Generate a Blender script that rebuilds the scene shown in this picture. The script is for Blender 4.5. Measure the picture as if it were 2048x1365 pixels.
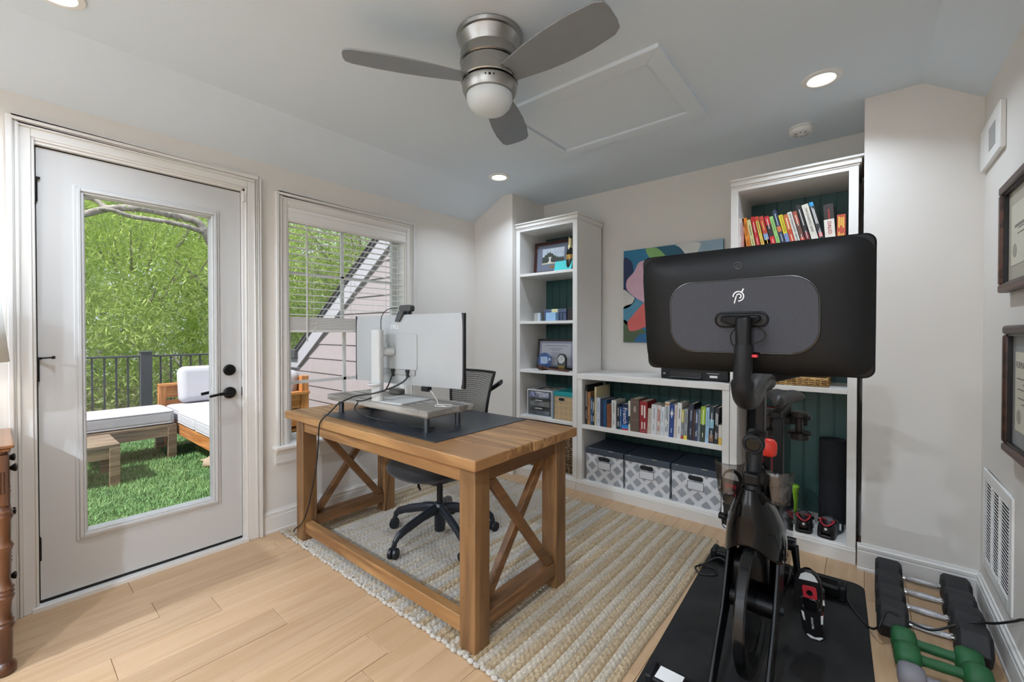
import bpy, bmesh, math, random
import numpy as np
from mathutils import Matrix, Vector, Euler

for _o in list(bpy.data.objects):
    bpy.data.objects.remove(_o)
S = bpy.context.scene
COL = S.collection
R = math.radians
PI = math.pi
random.seed(7)

# ------------------------------------------------------------------ camera
cam = bpy.data.cameras.new('camera')
cam.sensor_width = 36.0
cam.lens = 856.0 / 2048.0 * 36.0
cam.shift_y = -6.54 / 2048.0
cam.clip_start = 0.02
cam.clip_end = 300
camo = bpy.data.objects.new('camera', cam)
camo.location = (0, 0, 1.23)
camo.rotation_euler = (R(89.4), 0, R(39.5))
COL.objects.link(camo)
S.camera = camo

# ------------------------------------------------------------------ world, sun, exposure
S.view_settings.view_transform = 'Standard'
S.view_settings.look = 'None'
S.view_settings.gamma = 1.0
S.view_settings.use_curve_mapping = False
S.view_settings.exposure = 0.0
S.cycles.use_denoising = True
S.cycles.max_bounces = 11
S.cycles.diffuse_bounces = 8
S.cycles.transparent_max_bounces = 24
S.cycles.sample_clamp_indirect = 4.0
S.cycles.caustics_reflective = False
S.cycles.caustics_refractive = False
W = bpy.data.worlds.new('sky')
S.world = W
W.use_nodes = True
_n = W.node_tree.nodes
_l = W.node_tree.links
_n.clear()
_out = _n.new('ShaderNodeOutputWorld')
_bg = _n.new('ShaderNodeBackground')
_sky = _n.new('ShaderNodeTexSky')
_sky.sky_type = 'HOSEK_WILKIE'
_sky.turbidity = 6.0
_sky.ground_albedo = 0.35
_sky.sun_direction = Vector((0.12, -0.60, 0.79)).normalized()
_mix = _n.new('ShaderNodeMixRGB')
_mix.inputs[0].default_value = 0.55
_mix.inputs[2].default_value = (0.80, 0.87, 1.0, 1)
_l.new(_sky.outputs[0], _mix.inputs[1])
_l.new(_mix.outputs[0], _bg.inputs[0])
_bg.inputs[1].default_value = 1.9
_l.new(_bg.outputs[0], _out.inputs[0])

sun = bpy.data.lights.new('sun', 'SUN')
sun.energy = 6.0
sun.angle = R(4)
sun.color = (1.0, 0.97, 0.92)
suno = bpy.data.objects.new('sun', sun)
suno.rotation_euler = Vector((0.12, -0.60, 0.79)).to_track_quat('Z', 'Y').to_euler()
COL.objects.link(suno)

CAN_FRONT, CAN_MID, CAN_REAR_FILL = 6.0, 7.5, 72.0   # visible rows kept low; unseen rear pair added and boosted as soft fill
CAN_SPREAD = R(130)
CAN_COLOR = (0.85, 0.97, 1.13)

# ------------------------------------------------------------------ materials
MATS = {}


def lin(c):
    return tuple(((v / 12.92) if v <= 0.04045 else ((v + 0.055) / 1.055) ** 2.4) for v in c)


def hx(s):
    s = s.lstrip('#')
    return lin(tuple(int(s[i:i + 2], 16) / 255 for i in (0, 2, 4)))


def mat(name, color, rough=0.5, metal=0.0, var=0.0, vscale=8.0, bump=0.0, bscale=60.0, spec=0.5,
        stretch=(1, 1, 1), color2=None, coat=0.0, rnd=0.0, trans=0.0, emit=None, estr=0.0, aniso=0.0, sheen=0.0):
    """Principled material with procedural colour variation and fine relief."""
    if name in MATS:
        return MATS[name]
    if isinstance(color, str):
        color = hx(color)
    m = bpy.data.materials.new(name)
    MATS[name] = m
    m.use_nodes = True
    nt = m.node_tree
    b = nt.nodes['Principled BSDF']
    b.inputs['Base Color'].default_value = (*color, 1)
    b.inputs['Roughness'].default_value = rough
    b.inputs['Metallic'].default_value = metal
    b.inputs['Specular IOR Level'].default_value = spec
    b.inputs['Coat Weight'].default_value = coat
    if sheen:
        b.inputs['Sheen Weight'].default_value = sheen
    if aniso:
        b.inputs['Anisotropic'].default_value = aniso
    if emit:
        b.inputs['Emission Color'].default_value = (*emit, 1)
        b.inputs['Emission Strength'].default_value = estr
    m.diffuse_color = (*color, 1)
    tc = nt.nodes.new('ShaderNodeTexCoord')
    mp = nt.nodes.new('ShaderNodeMapping')
    mp.inputs['Scale'].default_value = stretch
    nt.links.new(tc.outputs['Object'], mp.inputs[0])
    if var or color2 or rnd:
        if color2 is None:
            color2 = tuple(max(0, c * (1 - var)) for c in color)
        elif isinstance(color2, str):
            color2 = hx(color2)
        nz = nt.nodes.new('ShaderNodeTexNoise')
        nz.inputs['Scale'].default_value = vscale
        nz.inputs['Detail'].default_value = 5
        nt.links.new(mp.outputs[0], nz.inputs['Vector'])
        cr = nt.nodes.new('ShaderNodeValToRGB')
        cr.color_ramp.elements[0].position = 0.35
        cr.color_ramp.elements[1].position = 0.65
        cr.color_ramp.elements[0].color = (*color, 1)
        cr.color_ramp.elements[1].color = (*color2, 1)
        nt.links.new(nz.outputs['Fac'], cr.inputs[0])
        last = cr.outputs[0]
        if rnd:
            oi = nt.nodes.new('ShaderNodeObjectInfo')
            mr = nt.nodes.new('ShaderNodeMapRange')
            mr.inputs['To Min'].default_value = 1 - rnd
            mr.inputs['To Max'].default_value = 1 + rnd
            nt.links.new(oi.outputs['Random'], mr.inputs[0])
            hs = nt.nodes.new('ShaderNodeHueSaturation')
            nt.links.new(mr.outputs[0], hs.inputs['Value'])
            nt.links.new(last, hs.inputs['Color'])
            last = hs.outputs[0]
        nt.links.new(last, b.inputs['Base Color'])
    if bump:
        n2 = nt.nodes.new('ShaderNodeTexNoise')
        n2.inputs['Scale'].default_value = bscale
        n2.inputs['Detail'].default_value = 3
        nt.links.new(mp.outputs[0], n2.inputs['Vector'])
        bp = nt.nodes.new('ShaderNodeBump')
        bp.inputs['Strength'].default_value = bump
        bp.inputs['Distance'].default_value = 0.01
        nt.links.new(n2.outputs['Fac'], bp.inputs['Height'])
        nt.links.new(bp.outputs[0], b.inputs['Normal'])
    return m


def wood(name, c1, c2, axis='x', scale=1.0, rough=0.45, rnd=0.0, c3=None, knots=False, bump=0.1, coat=0.0):
    """Procedural timber: long noise streaks along an axis, plus fine pores and optional knots."""
    if name in MATS:
        return MATS[name]
    m = mat(name, c1, rough=rough, coat=coat)
    nt = m.node_tree
    N, L = nt.nodes, nt.links
    b = N['Principled BSDF']
    tc = N.new('ShaderNodeTexCoord')
    mp = N.new('ShaderNodeMapping')
    lo, hi = 1.2 * scale, 16 * scale
    mp.inputs['Scale'].default_value = tuple(lo if a == axis else hi for a in 'xyz')
    oi = N.new('ShaderNodeObjectInfo')
    cm = N.new('ShaderNodeCombineXYZ')
    mu = N.new('ShaderNodeMath')
    mu.operation = 'MULTIPLY'
    mu.inputs[1].default_value = 37.0
    L.new(oi.outputs['Random'], mu.inputs[0])
    for i in range(3):
        L.new(mu.outputs[0], cm.inputs[i])
    L.new(cm.outputs[0], mp.inputs['Location'])
    L.new(tc.outputs['Object'], mp.inputs[0])
    n1 = N.new('ShaderNodeTexNoise')
    n1.inputs['Scale'].default_value = 1.0
    n1.inputs['Detail'].default_value = 6
    n1.inputs['Distortion'].default_value = 0.6
    L.new(mp.outputs[0], n1.inputs['Vector'])
    wv = N.new('ShaderNodeMath')
    wv.operation = 'MULTIPLY'
    wv.inputs[1].default_value = 7.0
    L.new(n1.outputs['Fac'], wv.inputs[0])
    fr = N.new('ShaderNodeMath')
    fr.operation = 'PINGPONG'
    fr.inputs[1].default_value = 1.0
    L.new(wv.outputs[0], fr.inputs[0])
    cr = N.new('ShaderNodeValToRGB')
    e = cr.color_ramp.elements
    e[0].color = (*hx(c1), 1)
    e[1].color = (*hx(c2), 1)
    e[0].position = 0.15
    e[1].position = 0.95
    L.new(fr.outputs[0], cr.inputs[0])
    last = cr.outputs[0]
    if c3:
        nz = N.new('ShaderNodeTexNoise')
        nz.inputs['Scale'].default_value = 3.0
        L.new(tc.outputs['Object'], nz.inputs['Vector'])
        mx = N.new('ShaderNodeMixRGB')
        r2 = N.new('ShaderNodeValToRGB')
        r2.color_ramp.elements[0].position = 0.42
        r2.color_ramp.elements[1].position = 0.68
        L.new(nz.outputs['Fac'], r2.inputs[0])
        L.new(r2.outputs[0], mx.inputs[0])
        L.new(last, mx.inputs[1])
        mx.inputs[2].default_value = (*hx(c3), 1)
        last = mx.outputs[0]
    if knots:
        vo = N.new('ShaderNodeTexVoronoi')
        mk = N.new('ShaderNodeMapping')
        mk.inputs['Scale'].default_value = tuple(3.0 if a == axis else 6.0 for a in 'xyz')
        L.new(tc.outputs['Object'], mk.inputs[0])
        L.new(mk.outputs[0], vo.inputs['Vector'])
        r3 = N.new('ShaderNodeValToRGB')
        r3.color_ramp.elements[0].position = 0.03
        r3.color_ramp.elements[1].position = 0.09
        r3.color_ramp.elements[0].color = (1, 1, 1, 1)
        r3.color_ramp.elements[1].color = (0, 0, 0, 1)
        L.new(vo.outputs['Distance'], r3.inputs[0])
        mx = N.new('ShaderNodeMixRGB')
        L.new(r3.outputs[0], mx.inputs[0])
        L.new(last, mx.inputs[1])
        mx.inputs[2].default_value = (*[v * 0.35 for v in hx(c2)], 1)
        last = mx.outputs[0]
    if rnd:
        mr = N.new('ShaderNodeMapRange')
        mr.inputs['To Min'].default_value = 1 - rnd
        mr.inputs['To Max'].default_value = 1 + rnd
        L.new(oi.outputs['Random'], mr.inputs[0])
        hs = N.new('ShaderNodeHueSaturation')
        L.new(mr.outputs[0], hs.inputs['Value'])
        L.new(last, hs.inputs['Color'])
        last = hs.outputs[0]
    L.new(last, b.inputs['Base Color'])
    if bump:
        bp = N.new('ShaderNodeBump')
        bp.inputs['Strength'].default_value = bump
        bp.inputs['Distance'].default_value = 0.004
        L.new(n1.outputs['Fac'], bp.inputs['Height'])
        L.new(bp.outputs[0], b.inputs['Normal'])
    return m


def glass(name, tint=(1, 1, 1), gloss=0.06, rough=0.0):
    """Thin pane: mostly clear, slight mirror."""
    if name in MATS:
        return MATS[name]
    m = bpy.data.materials.new(name)
    MATS[name] = m
    m.use_nodes = True
    nt = m.node_tree
    nt.nodes.clear()
    o = nt.nodes.new('ShaderNodeOutputMaterial')
    mx = nt.nodes.new('ShaderNodeMixShader')
    t = nt.nodes.new('ShaderNodeBsdfTransparent')
    g = nt.nodes.new('ShaderNodeBsdfGlossy')
    t.inputs[0].default_value = (*tint, 1)
    g.inputs['Roughness'].default_value = rough
    mx.inputs[0].default_value = gloss
    nt.links.new(t.outputs[0], mx.inputs[1])
    nt.links.new(g.outputs[0], mx.inputs[2])
    nt.links.new(mx.outputs[0], o.inputs[0])
    return m


# ------------------------------------------------------------------ mesh building
class MB:
    def __init__(self):
        self.v = []
        self.f = []

    def add(self, vs, fs, M=None):
        k = len(self.v)
        if M is not None:
            vs = [M @ Vector(p) for p in vs]
        self.v += [tuple(p) for p in vs]
        self.f += [tuple(i + k for i in q) for q in fs]
        return self

    def box(self, x0, x1, y0, y1, z0, z1, M=None):
        vs = [(x, y, z) for z in (z0, z1) for y in (y0, y1) for x in (x0, x1)]
        fs = [(0, 2, 3, 1), (4, 5, 7, 6), (0, 1, 5, 4), (2, 6, 7, 3), (0, 4, 6, 2), (1, 3, 7, 5)]
        return self.add(vs, fs, M)

    def cyl(self, p0, p1, r0, r1=None, n=16, cap=True):
        r1 = r0 if r1 is None else r1
        p0, p1 = Vector(p0), Vector(p1)
        d = (p1 - p0).normalized()
        a = d.orthogonal().normalized()
        b = d.cross(a)
        vs = []
        for p, r in ((p0, r0), (p1, r1)):
            for i in range(n):
                t = 2 * PI * i / n
                vs.append(p + (a * math.cos(t) + b * math.sin(t)) * r)
        fs = [(i, (i + 1) % n, n + (i + 1) % n, n + i) for i in range(n)]
        if cap:
            fs += [tuple(range(n))[::-1], tuple(range(n, 2 * n))]
        return self.add(vs, fs)

    def lathe(self, prof, M=None, n=24, caps=True):
        """profile [(r, z)] turned about local z."""
        vs, fs = [], []
        for r, z in prof:
            for i in range(n):
                t = 2 * PI * i / n
                vs.append((r * math.cos(t), r * math.sin(t), z))
        for k in range(len(prof) - 1):
            for i in range(n):
                j = (i + 1) % n
                fs.append((k * n + i, k * n + j, (k + 1) * n + j, (k + 1) * n + i))
        if caps:
            fs.append(tuple(range(n))[::-1])
            m = (len(prof) - 1) * n
            fs.append(tuple(range(m, m + n)))
        return self.add(vs, fs, M)

    def prism(self, poly, z0, z1, M=None):
        n = len(poly)
        vs = [(x, y, z0) for x, y in poly] + [(x, y, z1) for x, y in poly]
        fs = [tuple(range(n))[::-1], tuple(range(n, 2 * n))]
        fs += [(i, (i + 1) % n, n + (i + 1) % n, n + i) for i in range(n)]
        return self.add(vs, fs, M)

    def tube(self, pts, r, n=10, closed=False, cap=True, sx=1.0, up=None):
        pts = [Vector(p) for p in pts]
        m = len(pts)
        rs = r if isinstance(r, (list, tuple)) else [r] * m
        vs, fs = [], []
        prev = None
        for i, p in enumerate(pts):
            if closed:
                d = pts[(i + 1) % m] - pts[i - 1]
            else:
                d = pts[min(i + 1, m - 1)] - pts[max(i - 1, 0)]
            d.normalize()
            if prev is None:
                a = (up and Vector(up).cross(d).normalized()) or d.orthogonal().normalized()
            else:
                a = (prev - d * prev.dot(d)).normalized()
            prev = a
            b = d.cross(a)
            for k in range(n):
                t = 2 * PI * k / n
                vs.append(p + (a * math.cos(t) * sx + b * math.sin(t)) * rs[i])
        for i in range(m if closed else m - 1):
            for k in range(n):
                a0, a1 = i * n + k, i * n + (k + 1) % n
                b0, b1 = ((i + 1) % m) * n + k, ((i + 1) % m) * n + (k + 1) % n
                fs.append((a0, a1, b1, b0))
        if cap and not closed:
            fs.append(tuple(range(n))[::-1])
            fs.append(tuple(range((m - 1) * n, m * n)))
        return self.add(vs, fs)

    def grid(self, fn, nu, nv, M=None, cu=False, cv=False):
        vs = [fn(i / (nu if cu else nu), j / nv) for j in range(nv if cv else nv + 1) for i in range(nu if cu else nu + 1)]
        wu = nu if cu else nu + 1
        hv = nv if cv else nv + 1
        fs = []
        for j in range(nv):
            for i in range(nu):
                i1, j1 = (i + 1) % wu, (j + 1) % hv
                fs.append((j * wu + i, j * wu + i1, j1 * wu + i1, j1 * wu + i))
        return self.add(vs, fs, M)

    def ball(self, c, rx, ry=None, rz=None, n=16, m=10, M=None):
        ry = rx if ry is None else ry
        rz = rx if rz is None else rz
        vs, fs = [], []
        for j in range(m + 1):
            t = PI * j / m
            for i in range(n):
                p = 2 * PI * i / n
                vs.append((c[0] + rx * math.sin(t) * math.cos(p), c[1] + ry * math.sin(t) * math.sin(p), c[2] - rz * math.cos(t)))
        for j in range(m):
            for i in range(n):
                k = (i + 1) % n
                fs.append((j * n + i, j * n + k, (j + 1) * n + k, (j + 1) * n + i))
        return self.add(vs, fs, M)

    def data(self, name='m', smooth=None):
        me = bpy.data.meshes.new(name)
        me.from_pydata([tuple(p) for p in self.v], [], self.f)
        bm = bmesh.new()
        bm.from_mesh(me)
        bmesh.ops.remove_doubles(bm, verts=bm.verts, dist=1e-6)
        bmesh.ops.recalc_face_normals(bm, faces=bm.faces)
        bm.to_mesh(me)
        bm.free()
        if smooth is not None:
            for p in me.polygons:
                p.use_smooth = True
            me.set_sharp_from_angle(angle=R(smooth))
        return me


WM = {}


def world_of(o):
    return WM.get(o.name, Matrix.Identity(4))


def put(o, parent=None):
    COL.objects.link(o)
    WM[o.name] = o.matrix_basis.copy()
    if parent is not None:
        o.parent = parent
        o.matrix_parent_inverse = world_of(parent).inverted()
    return o


def tag(o, label, cat, group=None):
    o['label'] = label
    o['category'] = cat
    if group:
        o['group'] = group
    return o


def thing(name, label, cat, loc=(0, 0, 0), group=None, rz=0.0):
    o = bpy.data.objects.new(name, None)
    o.empty_display_size = 0.05
    o.location = loc
    o.rotation_euler = (0, 0, rz)
    put(o)
    WM[o.name] = Matrix.Translation(loc) @ Matrix.Rotation(rz, 4, 'Z')
    return tag(o, label, cat, group)


def ob(name, mb, m, parent=None, bev=0.0, seg=2, smooth=None, sub=0, kind=None, label=None, M=None):
    """One mesh object; shapes are given in world space unless M places them."""
    me = mb.data(name, smooth if smooth is not None else (35 if bev or sub else None)) if isinstance(mb, MB) else mb
    me.materials.clear()
    me.materials.append(m)
    o = bpy.data.objects.new(name, me)
    if M is not None:
        o.matrix_basis = M
    put(o, parent)
    if bev:
        md = o.modifiers.new('bevel', 'BEVEL')
        md.width = bev
        md.segments = seg
        md.limit_method = 'ANGLE'
        md.angle_limit = R(40)
    if sub:
        md = o.modifiers.new('subdivision', 'SUBSURF')
        md.levels = sub
        md.render_levels = sub
    if kind:
        o['kind'] = kind
    if label:
        o['label'] = label
    return o


def inst(name, me, parent, M):
    """another object on shared mesh data"""
    o = bpy.data.objects.new(name, me)
    o.matrix_basis = M
    return put(o, parent)


def struct(name, mb, m, **k):
    return ob(name, mb, m, kind='structure', **k)


def dup(root, dloc, label, group=None):
    c = root.copy()
    COL.objects.link(c)
    c.location = Vector(root.location) + Vector(dloc)
    c['label'] = label
    if group:
        c['group'] = group
    for ch in list(root.children):
        d = ch.copy()
        COL.objects.link(d)
        d.parent = c
        for g in list(ch.children):
            e = g.copy()
            COL.objects.link(e)
            e.parent = d
    return c


def text(name, s, size, m, parent, M, extrude=0.0004, align='CENTER', shear=0.0, space=1.0):
    cu = bpy.data.curves.new(name, 'FONT')
    cu.body = s
    cu.size = size
    cu.align_x = align
    cu.align_y = 'CENTER'
    cu.extrude = extrude
    cu.shear = shear
    cu.space_character = space
    cu.resolution_u = 3
    t = bpy.data.objects.new(name, cu)
    COL.objects.link(t)
    dg = bpy.context.evaluated_depsgraph_get()
    me = bpy.data.meshes.new_from_object(t.evaluated_get(dg))
    bpy.data.objects.remove(t)
    bpy.data.curves.remove(cu)
    me.materials.clear()
    me.materials.append(m)
    o = bpy.data.objects.new(name, me)
    o.matrix_basis = M
    return put(o, parent)


def T(x, y, z):
    return Matrix.Translation((x, y, z))


def RX(a):
    return Matrix.Rotation(a, 4, 'X')


def RY(a):
    return Matrix.Rotation(a, 4, 'Y')


def RZ(a):
    return Matrix.Rotation(a, 4, 'Z')


FACE_NY = RX(R(90))                       # local xy -> world xz, seen from -y
FACE_PX = RZ(R(90)) @ RX(R(90))           # local xy -> world yz, seen from +x
FACE_NX = RZ(R(-90)) @ RX(R(90))          # seen from -x


def rrect(x0, x1, y0, y1, r, n=6):
    pts = []
    for cx, cy, a0 in ((x1 - r, y1 - r, 0), (x0 + r, y1 - r, 90), (x0 + r, y0 + r, 180), (x1 - r, y0 + r, 270)):
        for i in range(n + 1):
            a = R(a0 + 90 * i / n)
            pts.append((cx + r * math.cos(a), cy + r * math.sin(a)))
    return pts


def catmull(pts, k=8):
    pts = [Vector(p) for p in pts]
    out = []
    for i in range(len(pts) - 1):
        p0 = pts[max(i - 1, 0)]
        p1, p2 = pts[i], pts[i + 1]
        p3 = pts[min(i + 2, len(pts) - 1)]
        for j in range(k):
            t = j / k
            out.append(0.5 * ((2 * p1) + (-p0 + p2) * t + (2 * p0 - 5 * p1 + 4 * p2 - p3) * t * t + (-p0 + 3 * p1 - 3 * p2 + p3) * t ** 3))
    out.append(pts[-1])
    return out


# common materials
M_WALL = mat('wall_paint', '#dbd7d1', 0.85, var=0.02, vscale=3, bump=0.03, bscale=400)
M_CEIL = mat('ceiling_paint', '#d6e1ea', 0.9, var=0.02, vscale=2, bump=0.03, bscale=300)
M_TRIM = mat('trim_paint', '#e2e0dc', 0.4, var=0.015, vscale=5)
M_DOOR = mat('door_paint', '#c9c9c8', 0.42, var=0.01, vscale=4)
M_CASE = mat('bookcase_paint', '#e2e0dc', 0.38, var=0.02, vscale=6)
M_GREEN = mat('green_beadboard_paint', '#264d49', 0.45, var=0.12, vscale=12)
M_BLACK = mat('black_plastic', '#121315', 0.45, spec=0.3, var=0.15, vscale=30)
M_BLACKG = mat('black_gloss', '#0c0c0d', 0.12, coat=0.6)
M_STEEL = mat('brushed_nickel', '#a9a7a3', 0.3, metal=1.0, var=0.12, vscale=30, stretch=(1, 1, 12))
M_CHROME = mat('chrome', '#d5d5d6', 0.12, metal=1.0)
M_HINGE = mat('dark_bronze', '#1a1917', 0.42, metal=0.6, var=0.2, vscale=60)
M_OAK = wood('floor_oak', '#bf9f7d', '#b69571', axis='y', scale=0.8, rough=0.42, rnd=0.07, bump=0.04)
M_PINE = wood('desk_pine', '#a57c4e', '#765230', axis='x', scale=0.9, rough=0.5, c3='#8c653c', knots=True)
M_PINEZ = wood('desk_pine_upright_shaded', '#87633d', '#5f4227', axis='z', scale=0.9, rough=0.5, c3='#725231', knots=True)  # same pine as the top, darkened: shade on the legs put into the colour
M_PINEY = wood('desk_pine_cross_shaded', '#7e5836', '#573a20', axis='y', scale=0.9, rough=0.5, c3='#6a492b', knots=True)  # darkest copy of the pine, shade on the end frames painted in
M_GLASS = glass('window_glass', gloss=0.04)
M_WHITE = mat('white_plastic', '#e4e3e0', 0.4, var=0.01)

# ================================================================== ROOM SHELL
XL, XR = -2.82, 0.415           # left / right wall faces
YP, YB, YF = 2.87, 3.34, -2.3   # pillar face, niche back wall, wall behind the camera
ZC = 2.44

# floor: subfloor slab with separate oak planks on it
floor = struct('floor', MB().box(XL - 0.14, XR + 0.14, YF - 0.14, YB + 0.14, -0.14, -0.016), mat('subfloor', '#8a7254', 0.8, var=0.1))
rng = random.Random(3)
pw = 0.157
plank_meshes = {}
x = XL
row = 0
while x < XR - 0.01:
    x1 = min(x + pw, XR)
    y = YF - rng.uniform(0, 1.2)
    while y < YB:
        ln = rng.choice((0.9, 1.2, 1.5, 1.8))
        y0, y1 = max(y, YF), min(y + ln, YB)
        if y1 - y0 > 0.02:
            ob('plank', MB().box(x + 0.0006, x1 - 0.0006, y0 + 0.0006, y1 - 0.0006, -0.016, rng.uniform(-0.0004, 0.0)),
               M_OAK, floor, bev=0.0012, seg=1)
        y += ln
    x = x1
    row += 1

# left wall with openings for door and window
D0, D1, DT = 0.10, 0.955, 2.085
W0, W1, WB, WT = 1.185, 2.09, 0.53, 2.03
w = MB()
xo = XL - 0.14
w.box(xo, XL, YF - 0.14, D0, 0, 2.262)
w.box(xo, XL, D0, D1, DT, 2.262)
w.box(xo, XL, D1, W0, 0, 2.262)
w.box(xo, XL, W0, W1, 0, WB)
w.box(xo, XL, W0, W1, WT, 2.262)
w.box(xo, XL, W1, YB + 0.14, 0, 2.262)
struct('wall_left', w, M_WALL)
struct('wall_right', MB().box(XR, XR + 0.14, YF - 0.14, YB + 0.14, 0, 2.4), M_WALL)
struct('wall_back', MB().box(XL - 0.14, XR + 0.14, YB, YB + 0.14, 0, 2.6), M_WALL)
struct('wall_front', MB().box(XL - 0.14, XR + 0.14, YF - 0.14, YF, 0, 2.6), M_WALL)
# pillars either side of the bookcase niche (their fronts follow the sloped ceiling)
NL, NR = -2.362, -0.008
struct('wall_pillar_left', MB().box(XL, NL, YP, YB, 0, 2.5), M_WALL)
struct('wall_pillar_right', MB().box(NR, XR, YP, YB, 0, 2.5), M_WALL)
# ceiling: flat middle with a slope down to each side wall
sec = [(XL - 0.14, 2.19), (XL, 2.262), (-2.465, ZC), (0.208, ZC), (XR, 2.302), (XR + 0.14, 2.21), (XR + 0.14, 2.75), (XL - 0.14, 2.75)]
struct('ceiling', MB().prism(sec, 0, YB + 0.14 - YF + 0.14, T(0, YB + 0.14, 0) @ RX(R(90))), M_CEIL)


def base_run(mb, p0, p1, nrm, h=0.138):
    """baseboard profile between two floor points; nrm is the direction into the room"""
    p0, p1, nrm = Vector((*p0, 0)), Vector((*p1, 0)), Vector((*nrm, 0))
    prof = [(0, 0), (0.017, 0), (0.017, 0.012), (0.0135, 0.016), (0.0135, 0.098), (0.011, 0.102), (0.0125, 0.108), (0.0125, 0.121), (0.007, 0.128), (0.005, h), (0, h)]
    n = len(prof)
    vs = [p + nrm * a + Vector((0, 0, b)) for p in (p0, p1) for a, b in prof]
    fs = [tuple(range(n)), tuple(range(n, 2 * n))[::-1]] + [(i, (i + 1) % n, n + (i + 1) % n, n + i) for i in range(n)]
    mb.add(vs, fs)


b = MB()
base_run(b, (XL, YF), (XL, 0.035), (1, 0))
base_run(b, (XL, 1.035), (XL, YP), (1, 0))
struct('baseboard_left', b, M_TRIM)
b = MB()
base_run(b, (XL, YP), (NL + 0.016, YP), (0, -1))
struct('baseboard_pillar_left', b, M_TRIM)
b = MB()
base_run(b, (NR - 0.016, YP), (XR, YP), (0, -1))
struct('baseboard_pillar_right', b, M_TRIM)
b = MB()
base_run(b, (XR, YF), (XR, YP), (-1, 0))
struct('baseboard_right', b, M_TRIM)
b = MB()
base_run(b, (XL, YF), (XR, YF), (0, 1))
struct('baseboard_front', b, M_TRIM)


def casing(name, y0, y1, z0, z1, sides_bottom, inner):
    """stepped casing around an opening on the left wall: outer rectangle y0..y1, top z1"""
    mb = MB()
    for d0, d1, pr in ((0.0, 0.016, 0.030), (0.016, 0.024, 0.019), (0.024, 0.034, 0.025), (0.034, inner - 0.010, 0.016), (inner - 0.010, inner, 0.012)):
        a0, a1, c1 = y0 + d0, y1 - d0, z1 - d0
        e0, e1, e2 = y0 + d1, y1 - d1, z1 - d1
        X0, X1 = XL - 0.002, XL + pr
        mb.box(X0, X1, a0, e0, sides_bottom, c1)
        mb.box(X0, X1, e1, a1, sides_bottom, c1)
        mb.box(X0, X1, e0, e1, e2, c1)
    return struct(name, mb, M_TRIM, bev=0.003, seg=2)


casing('trim_1', 0.040, 1.030, 0, 2.158, 0.0, 0.082)
casing('trim_2', 1.112, 2.162, 0.53, 2.108, 0.53, 0.078)
# door jamb and threshold
j = MB()
j.box(xo, XL + 0.004, D0, D0 + 0.022, 0, DT)
j.box(xo, XL + 0.004, D1 - 0.022, D1, 0, DT)
j.box(xo, XL + 0.004, D0, D1, DT - 0.022, DT)
j.box(-2.90, -2.885, D0 + 0.02, D0 + 0.034, 0, DT - 0.02)
j.box(-2.90, -2.885, D1 - 0.034, D1 - 0.02, 0, DT - 0.02)
j.box(xo - 0.03, XL + 0.022, D0, D1, -0.01, 0.019)
struct('trim_3', j, M_TRIM, bev=0.002)

# ------------------------------------------------------------------ door
dx0, dx1 = -2.880, -2.836
dy0, dy1, dz0, dz1 = 0.127, 0.930, 0.034, 2.056
gy0, gy1, gz0, gz1 = 0.262, 0.800, 0.282, 1.898
d = MB()
d.box(dx0, dx1, dy0, gy0, dz0, dz1)
d.box(dx0, dx1, gy1, dy1, dz0, dz1)
d.box(dx0, dx1, gy0, gy1, dz0, gz0)
d.box(dx0, dx1, gy0, gy1, gz1, dz1)
door = struct('door_1', d, M_DOOR)


def yz_ring(mb, y0, y1, z0, z1, wd, x0, x1):
    mb.box(x0, x1, y0, y0 + wd, z0, z1)
    mb.box(x0, x1, y1 - wd, y1, z0, z1)
    mb.box(x0, x1, y0 + wd, y1 - wd, z0, z0 + wd)
    mb.box(x0, x1, y0 + wd, y1 - wd, z1 - wd, z1)
    return mb


g = MB()
yz_ring(g, gy0 - 0.022, gy1 + 0.022, gz0 - 0.022, gz1 + 0.022, 0.012, dx1 - 0.004, dx1 + 0.006)
yz_ring(g, gy0 - 0.010, gy1 + 0.010, gz0 - 0.010, gz1 + 0.010, 0.014, dx1 - 0.004, dx1 + 0.012)
yz_ring(g, gy0 + 0.004, gy1 - 0.004, gz0 + 0.004, gz1 - 0.004, 0.010, dx0, dx1 + 0.004)
yz_ring(g, gy0 + 0.012, gy1 - 0.012, gz0 + 0.012, gz1 - 0.012, 0.006, dx0, dx1 - 0.010)
ob('glass_moulding', g, M_DOOR, door, bev=0.003)
ob('pane', MB().box(dx0 + 0.018, dx0 + 0.022, gy0 + 0.008, gy1 - 0.008, gz0 + 0.008, gz1 - 0.008), M_GLASS, door)
ob('door_sweep', MB().box(dx0, dx1 - 0.002, dy0, dy1, 0.019, dz0 + 0.001), mat('rubber_black', '#111110', 0.7), door)
ob('weatherstrip', MB().box(dx0, dx1 - 0.005, 0.1222, dy0, 0.02, 2.0625).box(dx0, dx1 - 0.005, dy1, 0.9328, 0.02, 2.0625).box(dx0, dx1 - 0.005, dy0, dy1, dz1, 2.0625), mat('rubber_black', '#111110', 0.7), door)
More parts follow.
